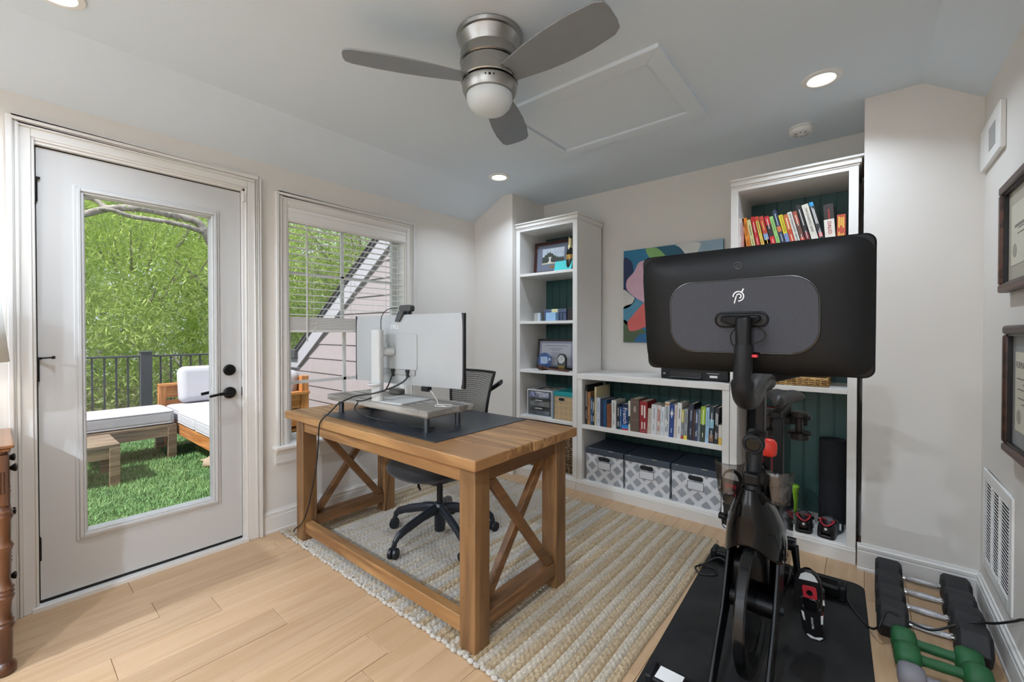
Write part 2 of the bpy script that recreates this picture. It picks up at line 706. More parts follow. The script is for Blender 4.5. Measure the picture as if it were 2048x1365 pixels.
for zc in (1.865, 1.065, 0.265):
    h = MB()
    h.cyl((dx1 + 0.006, dy0 - 0.003, zc - 0.05), (dx1 + 0.006, dy0 - 0.003, zc + 0.05), 0.0075, n=12)
    h.cyl((dx1 + 0.006, dy0 - 0.003, zc + 0.05), (dx1 + 0.006, dy0 - 0.003, zc + 0.056), 0.005, n=12)
    h.box(dx1 - 0.003, dx1 + 0.0015, dy0 - 0.002, dy0 + 0.004, zc - 0.05, zc + 0.05)
    hg = ob('hinge', h, M_HINGE, door, smooth=40)
    if zc > 0.5:
        s = MB()
        sy = -1 if zc > 1.5 else 1
        s.box(dx1 + 0.002, dx1 + 0.012, dy0 - 0.014, dy0 + 0.012, zc + 0.048, zc + 0.058)
        s.cyl((dx1 + 0.007, dy0, zc + 0.053), (dx1 + 0.022, dy0 + sy * 0.042, zc + 0.056), 0.0035, n=10)
        s.cyl((dx1 + 0.022, dy0 + sy * 0.042, zc + 0.056), (dx1 + 0.025, dy0 + sy * 0.050, zc + 0.056), 0.007, n=12)
        ob('hinge_stop', s, M_HINGE, hg, smooth=40)
lk = MB()
lk.lathe([(0.030, 0), (0.032, 0.004), (0.032, 0.008), (0.026, 0.014), (0.012, 0.015)], T(dx1, 0.868, 1.018) @ RY(R(90)), n=28)
db = ob('deadbolt', lk, M_HINGE, door, smooth=35)
ob('thumb_turn', MB().box(dx1 + 0.013, dx1 + 0.030, 0.868 - 0.016, 0.868 + 0.016, 1.014, 1.022), M_HINGE, db, bev=0.002)
lv = MB()
lv.lathe([(0.031, 0), (0.033, 0.004), (0.033, 0.008), (0.026, 0.014), (0.013, 0.016)], T(dx1, 0.868, 0.887) @ RY(R(90)), n=28)
hd = ob('handle_rose', lv, M_HINGE, door, smooth=35)
lv = MB().cyl((dx1 + 0.01, 0.868, 0.887), (dx1 + 0.055, 0.868, 0.887), 0.010, n=14)
lv.tube(catmull([(dx1 + 0.052, 0.876, 0.888), (dx1 + 0.055, 0.85, 0.889), (dx1 + 0.056, 0.80, 0.887), (dx1 + 0.058, 0.757, 0.880)], 5), [0.011] * 4 + [0.009] * 6 + [0.007] * 6, n=12)
ob('lever', lv, M_HINGE, hd, smooth=50)
lv = MB().tube([(dx0 - 0.05, 0.868, 0.887), (dx0 - 0.052, 0.80, 0.887), (dx0 - 0.05, 0.757, 0.880)], 0.009, n=10)
lv.cyl((dx0, 0.868, 0.887), (dx0 - 0.05, 0.868, 0.887), 0.011, n=12)
ob('outer_lever', lv, M_HINGE, hd, smooth=50)
ob('strike_plate', MB().box(dx1 - 0.02, dx1 + 0.006, dy1 + 0.001, dy1 + 0.007, 0.86, 0.915).cyl((dx1 + 0.003, dy1 + 0.006, 0.868), (dx1 + 0.003, dy1 + 0.006, 0.907), 0.006), M_HINGE, door, bev=0.001)

ds = thing('door_sensor', 'tiny white contact sensor at the top corner of the glass door', 'sensor', (XL + 0.004, 0.945, 2.0))
ob('magnet', MB().box(XL + 0.004, XL + 0.018, 0.934, 0.944, 2.00, 2.045), M_WHITE, ds, bev=0.002)
ob('reader', MB().box(XL + 0.004, XL + 0.016, 0.946, 0.954, 2.00, 2.05), M_WHITE, ds, bev=0.002)

# ------------------------------------------------------------------ window
wf = MB()
wf.box(xo, XL, W0, W0 + 0.014, WB, WT)
wf.box(xo, XL, W1 - 0.014, W1, WB, WT)
wf.box(xo, XL, W0, W1, WT - 0.014, WT)
for yy in (W0 + 0.014, W1 - 0.026):       # parting stops
    wf.box(-2.900, -2.888, yy, yy + 0.012, WB, WT - 0.014)
    wf.box(-2.952, -2.940, yy, yy + 0.012, WB, WT - 0.014)
win = struct('window_1', wf, mat('window_frame_white', '#e8e7e4', 0.4), bev=0.002)
M_SASH = mat('sash_white', '#dedede', 0.4)
for nm, x0, x1, z0, z1, mz in (('upper_sash', -2.948, -2.922, 1.245, WT - 0.014, 1.63), ('lower_sash', -2.922, -2.896, WB, 1.285, 0.905)):
    ss = yz_ring(MB(), W0 + 0.014, W1 - 0.014, z0, z1, 0.042, x0, x1)
    so = ob(nm, ss, M_SASH, win, bev=0.003)
    ob('pane', MB().box((x0 + x1) / 2 - 0.002, (x0 + x1) / 2 + 0.002, W0 + 0.05, W1 - 0.05, z0 + 0.035, z1 - 0.035), M_GLASS, so)
    yc = (W0 + W1) / 2 - 0.02
    ob('muntin', MB().box(x0 + 0.004, x1 - 0.004, yc - 0.010, yc + 0.010, z0 + 0.042, z1 - 0.042), M_SASH, so)
    ob('muntin', MB().box(x0 + 0.004, x1 - 0.004, W0 + 0.05, W1 - 0.05, mz - 0.010, mz + 0.010), M_SASH, so)
st = MB()
st.box(xo + 0.03, XL + 0.05, W0 - 0.092, W1 + 0.092, 0.505, 0.531)
sill = struct('trim_4', st, M_TRIM, bev=0.008, seg=3)
ap = MB()
prof = [(0, 0.412), (0.012, 0.412), (0.016, 0.424), (0.014, 0.43), (0.014, 0.47), (0.022, 0.488), (0.034, 0.497), (0.036, 0.505), (0, 0.505)]
n = len(prof)
ap.add([(XL + a, yy, z) for yy in (W0 - 0.075, W1 + 0.075) for a, z in prof],
       [tuple(range(n)), tuple(range(n, 2 * n))[::-1]] + [(i, (i + 1) % n, n + (i + 1) % n, n + i) for i in range(n)])
struct('trim_5', ap, M_TRIM)

# venetian blind half lowered
bl = thing('window_blind', 'white wooden venetian blind pulled halfway down the window', 'blind', (-2.86, 1.637, WT - 0.015))
M_SLAT = mat('blind_slat', '#e9e8e5', 0.45, var=0.02)
by0, by1 = W0 + 0.02, W1 - 0.02
hr = MB().box(-2.882, -2.826, by0 - 0.004, by1 + 0.004, 1.945, WT - 0.015)
hr.box(-2.822, -2.812, W0 + 0.004, W1 - 0.004, 1.938, WT - 0.004)
hr.box(-2.816, -2.804, W0 + 0.004, W1 - 0.004, 1.946, 1.962)
hr.box(-2.816, -2.806, W0 + 0.004, W1 - 0.004, 2.002, WT - 0.002)
ob('valance', hr, M_SLAT, bl, bev=0.003)
slat = MB()
xs_ = [-0.025, -0.0125, 0.0, 0.0125, 0.025]
slat.prism([(x_, 0.0026 * (1 - (x_ / 0.025) ** 2)) for x_ in xs_] + [(x_, 0.0026 * (1 - (x_ / 0.025) ** 2) - 0.003) for x_ in reversed(xs_)], -by1, -by0, FACE_NY)
slat_me = slat.data('slat', 30)
slat_me.materials.append(M_SLAT)
zz = 1.918
while zz > 1.345:
    inst('slat', slat_me, bl, T(-2.854, 0, zz) @ RY(R(4)))
    zz -= 0.0435
for i in range(19):
    inst('slat', slat_me, bl, T(-2.854 + 0.0008 * (-1) ** i, 0, 1.2585 + i * 0.0042))
ob('bottom_rail', MB().box(-2.878, -2.830, by0, by1, 1.236, 1.254), M_SLAT, bl, bev=0.003)
ob('tilt_wand', MB().cyl((-2.822, 1.312, 1.175), (-2.822, 1.312, 1.94), 0.0055, n=8), mat('wand_grey', '#c9c8c5', 0.3), bl, smooth=40)
for yy in (1.36, 1.655, 1.95):
    cd = MB()
    for xx in (-2.880, -2.828):
        cd.cyl((xx, yy, 1.24), (xx, yy, 1.945), 0.0011, n=5)
    pts = [(-2.824 + 0.004 * math.sin(3 * i), yy + 0.016 * math.sin(2.1 * i + yy), 1.34 - 0.012 * i + 0.014 * math.sin(4.3 * i)) for i in range(10)]
    cd.tube(catmull(pts, 5), 0.0016, n=5)
    ob('lift_cord', cd, mat('cord_white', '#d9d8d4', 0.7), bl)

# ------------------------------------------------------------------ ceiling fittings
def can_light(label, x, y):
    t = thing('recessed_light', label, 'ceiling light', (x, y, ZC), 'recessed ceiling lights')
    r = MB().lathe([(0.052, -0.004), (0.058, -0.009), (0.078, -0.006), (0.082, 0.0), (0.082, 0.002), (0.05, 0.002), (0.05, -0.004), (0.052, -0.004)], T(x, y, ZC), n=40, caps=False)
    ob('trim_ring', r, M_WHITE, t, smooth=40)
    ob('lens', MB().cyl((x, y, ZC - 0.0045), (x, y, ZC + 0.001), 0.052, n=40), mat('lamp_lens', '#ffffff', 0.5, emit=(1, 0.96, 0.91), estr=14.0), t)
    la = bpy.data.lights.new('recessed_lamp', 'AREA')
    la.shape = 'DISK'
    la.size = 0.10
    la.energy = CAN_FRONT if y > 1 else CAN_MID if y > -1 else CAN_REAR_FILL
    la.spread = CAN_SPREAD if y > -1 else R(170)
    la.color = CAN_COLOR
    lo = bpy.data.objects.new('recessed_lamp', la)
    lo.location = (x, y, ZC - 0.012)
    put(lo, t)


can_light('recessed ceiling light above the tall left bookcase', -2.19, 2.50)
can_light('large recessed ceiling light near the smoke detector', -0.167, 2.511)
can_light('recessed ceiling light cut off by the top edge above the glass door', -2.222, 0.150)
can_light('recessed ceiling light over the camera side beside the diploma wall', -0.167, 0.15)
can_light('added unseen recessed fill light far behind the camera on the door side', -2.19, -1.75)  # out of view, added to bounce soft fill off the rear of the room
can_light('added unseen recessed fill light far behind the camera on the diploma side', -0.167, -1.75)  # second added fill lamp, out of view

sd = thing('smoke_detector', 'round white smoke detector on the ceiling near the right bookcase', 'smoke detector', (-0.297, 3.03, ZC))
sm = MB().lathe([(0.062, 0), (0.064, -0.004), (0.064, -0.010), (0.058, -0.012)], T(-0.297, 3.03, ZC), n=36)
ob('base', sm, M_WHITE, sd, smooth=35)
sm = MB().lathe([(0.058, -0.013), (0.060, -0.016), (0.057, -0.034), (0.044, -0.040), (0.012, -0.041)], T(-0.297, 3.03, ZC), n=36)
bod = ob('body', sm, M_WHITE, sd, smooth=35)
sm = MB()
for i in range(8):
    a = i * PI / 4
    sm.box(0.024, 0.040, -0.003, 0.003, -0.0425, -0.0395, T(-0.297, 3.03, ZC) @ RZ(a))
ob('sounder_slots', sm, mat('slot_grey', '#9a9a98', 0.6), bod)
ob('test_button', MB().cyl((-0.297, 3.03, ZC - 0.044), (-0.297, 3.03, ZC - 0.039), 0.010), M_WHITE, bod)

ht = thing('attic_hatch', 'white attic hatch panel framed in flat trim on the ceiling', 'hatch', (-1.14, 2.13, ZC))
hx0, hx1, hy0, hy1 = -1.605, -0.67, 1.77, 2.485
M_HATCH = mat('hatch_white', '#d8e2ea', 0.7)
tw = 0.082
for (a, b_) in (((hx0, hy0), (hx1, hy0)), ((hx1, hy0), (hx1, hy1)), ((hx1, hy1), (hx0, hy1)), ((hx0, hy1), (hx0, hy0))):
    va, vb = Vector((*a, 0)), Vector((*b_, 0))
    dd = (vb - va).normalized()
    nn = Vector((-dd.y, dd.x, 0))
    ia, ib = va + dd * tw + nn * tw, vb - dd * tw + nn * tw
    poly = [(p.x, p.y) for p in (va, vb, ib, ia)]
    ob('hatch_trim', MB().prism(poly, ZC - 0.018, ZC + 0.002), M_HATCH, ht, bev=0.002)
ob('panel', MB().box(hx0 + tw + 0.006, hx1 - tw - 0.006, hy0 + tw + 0.006, hy1 - tw - 0.006, ZC - 0.006, ZC + 0.001), M_HATCH, ht)

# ceiling fan
FX, FY = -1.19, 1.30

fan = thing('ceiling_fan', 'brushed nickel flush mount ceiling fan with three grey blades', 'ceiling fan', (FX, FY, ZC))
FT = T(FX, FY, 0)
ob('canopy', MB().lathe([(0.128, ZC), (0.135, ZC - 0.006), (0.131, ZC - 0.018), (0.123, ZC - 0.021), (0.121, ZC - 0.024), (0.092, ZC - 0.076), (0.088, ZC - 0.09)], FT, n=48), M_STEEL, fan, smooth=30)
ob('motor_collar', MB().lathe([(0.09, 2.372), (0.113, 2.368), (0.119, 2.363), (0.121, 2.324), (0.115, 2.320), (0.10, 2.320)], FT, n=48), M_STEEL, fan, smooth=30)
ob('motor_gap', MB().cyl((FX, FY, 2.21), (FX, FY, 2.37), 0.104, n=40), mat('gap_dark', '#141414', 0.6), fan, smooth=40)
ob('motor_housing', MB().lathe([(0.10, 2.316), (0.116, 2.316), (0.119, 2.312), (0.117, 2.252), (0.114, 2.248), (0.10, 2.248)], FT, n=48), M_STEEL, fan, smooth=30)
sw = ob('switch_housing', MB().lathe([(0.10, 2.243), (0.111, 2.243), (0.113, 2.239), (0.110, 2.218), (0.101, 2.200), (0.094, 2.197), (0.08, 2.197)], FT, n=48), M_STEEL, fan, smooth=30)
va = Vector((-FX, -FY, 0)).normalized()
for dx_, sz in ((-0.016, 0.003), (0, 0.006), (0.016, 0.003)):
    p = Vector((FX, FY, 2.226)) + va * 0.1095 + Vector((-va.y, va.x, 0)) * dx_
    ob('switch' if sz > 0.005 else 'screw', MB().cyl(p, p + va * 0.004, sz, n=10 if sz < 0.005 else 4), M_HINGE, sw)
ob('light_globe', MB().lathe([(0.094, 2.198), (0.093, 2.182), (0.086, 2.162), (0.068, 2.143), (0.040, 2.132), (0.008, 2.128)], FT, n=40), mat('frosted_globe', '#cfd8dd', 0.35, spec=0.5), fan, smooth=40)
M_BLADE = mat('fan_blade_grey', '#8d9093', 0.42, metal=0.45, var=0.05, vscale=20)
prof_b = [(0.095, 0.050), (0.16, 0.062), (0.24, 0.076), (0.34, 0.086), (0.44, 0.086), (0.53, 0.076), (0.555, 0.060), (0.562, 0.030)]
for k in range(3):
    a = R(-3 + 120 * k)
    pts = [(r_, w_) for r_, w_ in prof_b] + [(0.562, -0.02)] + [(r_, -w_ * 0.86) for r_, w_ in reversed(prof_b[:-1])]
    mb = MB().prism([(p[0], p[1]) for p in pts], -0.003, 0.003)
    M = T(FX, FY, 2.258) @ RZ(a) @ RX(R(-13))
    bo = ob('blade', mb, M_BLADE, fan, bev=0.0015, M=M)
    ob('blade_iron', MB().box(0.07, 0.12, -0.02, 0.02, -0.006, 0.006), M_STEEL, bo, M=M)

# ------------------------------------------------------------------ right wall fittings
rv = thing('return_air_grille', 'tall white louvered return air grille low on the right wall', 'vent', (XR, 2.535, 0.26))
vy0, vy1, vz0, vz1 = 2.295, 2.775, 0.215, 0.64
fr = MB()
fr.box(XR - 0.008, XR, vy0, vy0 + 0.045, vz0, vz1)
fr.box(XR - 0.008, XR, vy1 - 0.045, vy1, vz0, vz1)
fr.box(XR - 0.008, XR, vy0 + 0.045, vy1 - 0.045, vz1 - 0.045, vz1)
fr.box(XR - 0.008, XR, vy0 + 0.045, vy1 - 0.045, vz0, vz0 + 0.045)
ob('frame', fr, M_WHITE, rv, bev=0.003)
ob('backing', MB().box(XR - 0.0015, XR + 0.0, vy0 + 0.04, vy1 - 0.04, vz0 + 0.04, vz1 - 0.04), mat('duct_dark', '#4a4a4a', 0.9), rv)
lm = MB().box(-0.0010, 0.0010, 0, vy1 - vy0 - 0.09, -0.0050, 0.0050).data('louver')
lm.materials.append(M_WHITE)
zz = vz0 + 0.052
while zz < vz1 - 0.048:
    inst('louver', lm, rv, T(XR - 0.0055, vy0 + 0.045, zz) @ RY(R(-25)))
    zz += 0.0135
for i in (1, 2):
    yy = vy0 + 0.045 + i * (vy1 - vy0 - 0.09) / 3
    ob('divider', MB().box(XR - 0.011, XR - 0.002, yy - 0.006, yy + 0.006, vz0 + 0.045, vz1 - 0.045), M_WHITE, rv)

wp = thing('wall_control_panel', 'white rectangular panel with grey square near the ceiling on right wall', 'wall panel', (XR, 2.66, 1.95))
ob('plate', MB().box(XR - 0.018, XR, 2.482, 2.848, 1.95, 2.135), M_WHITE, wp, bev=0.004)
ob('grey_window', MB().box(XR - 0.0195, XR - 0.012, 2.555, 2.665, 1.992, 2.085), mat('panel_grey', '#9b9a97', 0.5), wp, bev=0.001)


def diploma(label, z0, z1, y0, y1, fw, col, mat_col, rounded, head):
    t = thing('framed_diploma', label, 'framed diploma', (XR, (y0 + y1) / 2, z0), 'framed diplomas on the right wall')
    m = wood('frame_' + str(rounded), col, '#2f1b12', axis='y', rough=0.45)
    for (a0, a1, c0, c1) in ((y0, y1, z1 - fw, z1), (y0, y1, z0, z0 + fw), (y0, y0 + fw, z0 + fw, z1 - fw), (y1 - fw, y1, z0 + fw, z1 - fw)):
        ob('frame_rail', MB().box(XR - 0.032, XR, a0, a1, c0, c1), m, t, bev=0.010 if rounded else 0.006, seg=3)
    ob('inner_lip', yz_ring(MB(), y0 + fw - 0.004, y1 - fw + 0.004, z0 + fw - 0.004, z1 - fw + 0.004, 0.010, XR - 0.022, XR - 0.004), mat('lip_black', '#14110f', 0.4), t)
    ob('mat_board', MB().box(XR - 0.010, XR - 0.004, y0 + fw, y1 - fw, z0 + fw, z1 - fw), mat('matboard_' + str(rounded), mat_col, 0.8), t)
    py0, py1, pz0, pz1 = y0 + fw + 0.06, y1 - fw - 0.045, z0 + fw + 0.06, z1 - fw - 0.06
    pa = ob('paper', MB().box(XR - 0.0115, XR - 0.009, py0, py1, pz0, pz1), mat('parchment', '#d8d3c0', 0.7, var=0.05), t)
    ink = mat('ink_grey', '#77736a', 0.8)
    rr = random.Random(head)
    zc = pz1 - 0.09
    while zc > pz0 + 0.09:
        w_ = rr.uniform(0.45, 0.9) * (py1 - py0) / 2
        yc = (py0 + py1) / 2
        ob('print_line', MB().box(XR - 0.0120, XR - 0.0112, yc - w_, yc + w_, zc - 0.0022, zc + 0.0022), ink, pa)
        zc -= rr.choice((0.018, 0.018, 0.03))
    ob('seal', MB().cyl((XR - 0.0122, py1 - 0.05, pz0 + 0.05), (XR - 0.010, py1 - 0.05, pz0 + 0.05), 0.024, n=24), mat('seal_grey', '#9b9788', 0.6), pa)
    if head == 2:
        text('heading', 'FURMAN', 0.032, ink, pa, T(XR - 0.0118, py1 - 0.01, pz1 - 0.045) @ FACE_NX, align='LEFT')
    else:
        ob('crest', MB().prism([(0, 0.03), (0.014, 0.012), (0.016, -0.012), (0, -0.028), (-0.016, -0.012), (-0.014, 0.012)], 0, 0.001, T(XR - 0.0115, (py0 + py1) / 2, pz1 - 0.035) @ FACE_NX), ink, pa)
        ob('heading', MB().box(XR - 0.0120, XR - 0.0112, py0 + 0.05, py1 - 0.05, pz1 - 0.084, pz1 - 0.074), ink, pa)
    ob('glazing', MB().box(XR - 0.0165, XR - 0.0155, y0 + fw, y1 - fw, z0 + fw, z1 - fw), glass('frame_glass', gloss=0.05), t)


diploma('upper framed diploma in red-brown wood with tan mat on right wall', 1.380, 1.772, 1.86, 2.405, 0.030, '#5b3a2a', '#b3ad9b', False, 1)
diploma('lower framed diploma in dark rounded frame with grey mat on right wall', 0.805, 1.258, 1.80, 2.33, 0.032, '#4a2c20', '#8f9190', True, 2)

# ================================================================== BOOKCASES
FYC, BYC = 2.915, 3.318     # front and back of the carcasses
SH = [('z', 0)]


def bookcase(name, label, cat, x0, x1, zt, shelves, crown, crown_right=True):
    t = thing(name, label, cat, ((x0 + x1) / 2, FYC, 0))
    sw_ = 0.041
    for a, b_ in ((x0, x0 + sw_), (x1 - sw_, x1)):
        ob('side_panel', MB().box(a, b_, FYC, BYC, 0.0, zt), M_CASE, t, bev=0.002)
    for z0, z1 in shelves:
        ob('shelf', MB().box(x0 + sw_, x1 - sw_, FYC + 0.004, BYC, z0, z1), M_CASE, t, bev=0.002)
    if crown:
        c = MB()
        r = 1 if crown_right else 0
        for dz0, dz1, o in ((0.0, 0.010, 0.004), (0.010, 0.030, 0.012), (0.030, 0.038, 0.009), (0.038, 0.050, 0.022)):
            c.box(x0 + 0.001, x1 + o * r, FYC - o, BYC, zt + dz0, zt + dz1)
        ob('crown_moulding', c, M_CASE, t, bev=0.0015)
        ob('top_panel', MB().box(x0 + sw_, x1 - sw_, FYC + 0.001, BYC, zt - 0.02, zt), M_CASE, t)
    p = MB()
    for dz0, dz1, o in ((0.0, 0.050, 0.016), (0.050, 0.057, 0.012), (0.057, 0.069, 0.015), (0.069, 0.080, 0.008)):
        p.box(x0, x1, FYC - o, FYC + 0.02, dz0, dz1)
    ob('plinth_moulding', p, M_CASE, t)
    # tongue-and-bead boards of the painted back
    k = 0
    bw = 0.0775
    xx = x0 + sw_ - 0.01
    while xx < x1 - sw_ + 0.009:
        xe = min(xx + bw, x1 - sw_ + 0.01)
        m = MB().box(xx + 0.0015, xe - 0.0015, BYC - 0.002, BYC + 0.006, 0.09, zt - 0.002)
        m.cyl((xx + 0.0075, BYC - 0.0015, 0.1), (xx + 0.0075, BYC - 0.0015, zt - 0.003), 0.0035, n=6)
        ob('beadboard_plank', m, M_GREEN, t)
        xx = xe
    ob('back_panel', MB().box(x0 + 0.005, x1 - 0.005, BYC + 0.004, BYC + 0.012, 0.05, zt - 0.001), M_GREEN, t)
    return t


bookcase('bookcase', 'tall narrow white bookcase with green back beside the left pillar', 'bookcase', -2.356, -1.742, 2.126,
         [(0.066, 0.090), (0.495, 0.52), (0.892, 0.917), (1.310, 1.333), (1.718, 1.741)], True)
bookcase('bookcase', 'tall white bookcase with green back behind the exercise bike screen', 'bookcase', -0.646, -0.030, 2.120,
         [(0.066, 0.090), (0.900, 0.926), (1.310, 1.333), (1.714, 1.737)], True)
con = bookcase('low_bookcase', 'low white console bookcase between the two tall bookcases', 'bookcase', -1.739, -0.649, 0.872,
               [(0.066, 0.090), (0.488, 0.52)], False)
ob('console_top', MB().box(-1.739, -0.649, FYC - 0.004, BYC + 0.012, 0.872, 0.915), M_CASE, con, bev=0.003)

# ------------------------------------------------------------------ books
M_PAGE = mat('book_pages', '#d9d3c3', 0.85, var=0.12, vscale=200, stretch=(20, 1, 1))


def cover_mat(c):
    return mat('book_cover_' + c.strip('#'), c, 0.45, var=0.06, vscale=25)


def book(label, group, x0, y, z0, t, h, d, col, tilt=0.0, title=None, tcol='#e8e4da', bands=(), cat='book', tsize=None, lines=1, tpos=0.55):
    """upright book, spine at y facing the room; leaning by tilt about its lower left edge"""
    o = bpy.data.objects.new('book', None)
    o.empty_display_size = 0.03
    o.matrix_basis = T(x0, y, z0) @ RY(tilt)
    put(o)
    tag(o, label, cat, group)
    B = o.matrix_basis.copy()
    cw = 0.0018
    m = MB().box(0, cw, 0, d, 0, h).box(t - cw, t, 0, d, 0, h).box(cw, t - cw, 0, cw, 0, h)
    co = ob('cover', m, cover_mat(col), o, M=B)
    ob('page_block', MB().box(cw, t - cw, cw, d - 0.004, 0.003, h - 0.004), M_PAGE, o, M=B)
    for a, b_, c in bands:
        ob('spine_band', MB().box(0.0002, t - 0.0002, -0.0006, 0.0004, h * a, h * b_), cover_mat(c), co, M=B)
    if title:
        sz = tsize or min(t * 0.72, h * 0.9 / (0.62 * len(title)))
        text('spine_title', title, sz, mat('print_' + tcol.strip('#'), tcol, 0.6), co, B @ T(t / 2, -0.0008, h * tpos) @ FACE_NY @ RZ(R(-90)))
    else:
        rr = random.Random(label)
        pm = mat('print_' + tcol.strip('#'), tcol, 0.6)
        for k in range(lines):
            a = rr.uniform(0.45, 0.6)
            xx = t * (k + 1) / (lines + 1)
            ob('spine_print', MB().box(xx - t * 0.09, xx + t * 0.09, -0.0007, 0.0004, h * a, h * rr.uniform(0.82, 0.93)), pm, co, M=B)
            ob('spine_print', MB().box(xx - t * 0.07, xx + t * 0.07, -0.0007, 0.0004, h * 0.14, h * rr.uniform(0.26, 0.36)), pm, co, M=B)
    return o


G1 = 'books on the low console shelf'
CB = [
    (-1.680, -1.662, 0.305, 0.26, '#17181a', 'tall black binder at the left end of the console book row', {}),
    (-1.662, -1.636, 0.253, 0.20, '#a0714a', 'tan brown hardback next to the tall black binder', dict(tcol='#6d4726')),
    (-1.635, -1.618, 0.214, 0.17, '#1f5273', 'thin bright blue book beside the tan hardback', {}),
    (-1.618, -1.602, 0.209, 0.17, '#1c2f38', 'thin dark teal book with white lettering left of the tall cream book', dict(lines=2)),
    (-1.600, -1.585, 0.297, 0.23, '#cdbf9a', 'tall thin cream book with crest on its cover, highest of the console row', dict(tcol='#b7a679')),
    (-1.584, -1.552, 0.217, 0.16, '#b9c0cc', 'pale bluish white book right of the tall cream book', dict(tcol='#8f98a8')),
    (-1.549, -1.527, 0.209, 0.19, '#1d2a44', 'navy book with plain spine next to the blue one', dict(tcol='#30446b')),
    (-1.527, -1.498, 0.206, 0.19, '#1b4468', 'medium blue book left of the short brown leather one', dict(tcol='#2f6390')),
    (-1.496, -1.462, 0.177, 0.14, '#7d472c', 'short brown leather book without lettering', dict(tcol='#6a3b24')),
    (-1.458, -1.421, 0.210, 0.16, '#cfcfcb', 'white paperback with small dark mark right of the brown leather book', dict(tcol='#7f8587')),
    (-1.415, -1.392, 0.185, 0.15, '#1d2023', 'black paperback just left of the French dictionary pair', dict(bands=((0.1, 0.3, '#59636b'),))),
    (-1.392, -1.377, 0.169, 0.15, '#255a8a', 'very thin blue booklet touching the French book', {}),
    (-1.376, -1.326, 0.191, 0.14, '#123a77', 'thick blue French dictionary with white title and red foot', dict(title='French', tsize=0.044, bands=((0.0, 0.06, '#b5322c'), (0.06, 0.2, '#2f83c6'), (0.86, 1.0, '#0d2348')))),
    (-1.325, -1.310, 0.217, 0.15, '#d4d4c8', 'thin white book with dark bottom between the French dictionary and the brown bible', dict(bands=((0.22, 0.5, '#2c3a35'),))),
    (-1.309, -1.244, 0.237, 0.16, '#63544a', 'very thick brown bible left of the dark red book', dict(title='NIV', tsize=0.026, tpos=0.68, bands=((0.885, 0.893, '#8d7d70'), (0.36, 0.368, '#8d7d70')))),
    (-1.240, -1.183, 0.226, 0.17, '#8c1f26', 'thick dark red book with white lettering', dict(lines=2, bands=((0.05, 0.057, '#d8b9b0'), (0.12, 0.127, '#d8b9b0')))),
    (-1.183, -1.160, 0.180, 0.13, '#c5b8ab', 'small pale beige book right of the dark red one', dict(tcol='#a89a8c')),
    (-1.159, -1.119, 0.211, 0.15, '#d3d5d6', 'white paperback with faint grey title next to the red-lettered one', dict(tcol='#9aa3ab')),
    (-1.118, -1.092, 0.209, 0.15, '#cfc6c0', 'white paperback with red lettering down its spine', dict(tcol='#9a3434', lines=2)),
    (-1.091, -1.067, 0.202, 0.15, '#cdd3d6', 'slim white paperback with blue-grey title right of the red-lettered one', dict(tcol='#7f93a3')),
    (-1.066, -1.033, 0.240, 0.16, '#cbcdcb', 'tall grey-white book with orange dot at top left of the oval spine', dict(tcol='#5d6a78', lines=2, bands=((0.9, 0.95, '#b0713c'),))),
    (-1.032, -1.000, 0.226, 0.15, '#1d3f7c', 'blue book with a white oval on its spine', dict(tcol='#c9d4e6')),
    (-0.999, -0.981, 0.226, 0.15, '#c9beb4', 'thin beige book right of the blue oval book', dict(tcol='#a08b7a')),
    (-0.980, -0.952, 0.241, 0.16, '#d6d6d2', 'tall white book with small black figures low on spine', dict(tcol='#4a5560')),
    (-0.952, -0.935, 0.203, 0.14, '#6d747b', 'slim book with yellow top and red foot', dict(bands=((0.55, 0.98, '#b9b04a'), (0.0, 0.1, '#a32a2a')))),
    (-0.934, -0.910, 0.205, 0.14, '#8e9294', 'grey book with a yellow block at the foot', dict(tcol='#4c5052', bands=((0.0, 0.13, '#d8c54a'),))),
    (-0.905, -0.875, 0.242, 0.17, '#23293a', 'tall dark navy hardback with white pages, right half of console row', dict(tcol='#aab2c0')),
    (-0.874, -0.863, 0.206, 0.15, '#4a2f22', 'very thin brown book beside the tall navy hardback', dict(tcol='#8a6a52')),
    (-0.862, -0.846, 0.208, 0.15, '#1f3a5c', 'slim dark blue book with bold pale lettering near the lime one', dict(tcol='#cfd8e2', lines=2)),
    (-0.845, -0.830, 0.210, 0.15, '#7d8790', 'slim grey book left of the lime green one', dict(tcol='#3e464d')),
    (-0.829, -0.799, 0.233, 0.15, '#27342b', 'dark book with lime green top half', dict(tcol='#e6f0c0', bands=((0.5, 1.0, '#8fae2a'),))),
    (-0.798, -0.777, 0.229, 0.15, '#9fc0d6', 'light sky blue book right of the lime green one', dict(tcol='#5a87a6')),
    (-0.776, -0.748, 0.235, 0.15, '#20323c', 'dark teal novel with pale scenery band on spine', dict(bands=((0.42, 0.66, '#86b3c2'), (0.05, 0.25, '#7a5b46')), tcol='#c6d4d6')),
    (-0.744, -0.719, 0.233, 0.15, '#17191d', 'black novel with large white capitals near the right end', dict(tcol='#d3d8db', lines=2)),
    (-0.717, -0.696, 0.126, 0.11, '#d5d3cb', 'short white book with yellow foot at the right end of the row', dict(bands=((0.0, 0.35, '#d7b23d'),))),
]
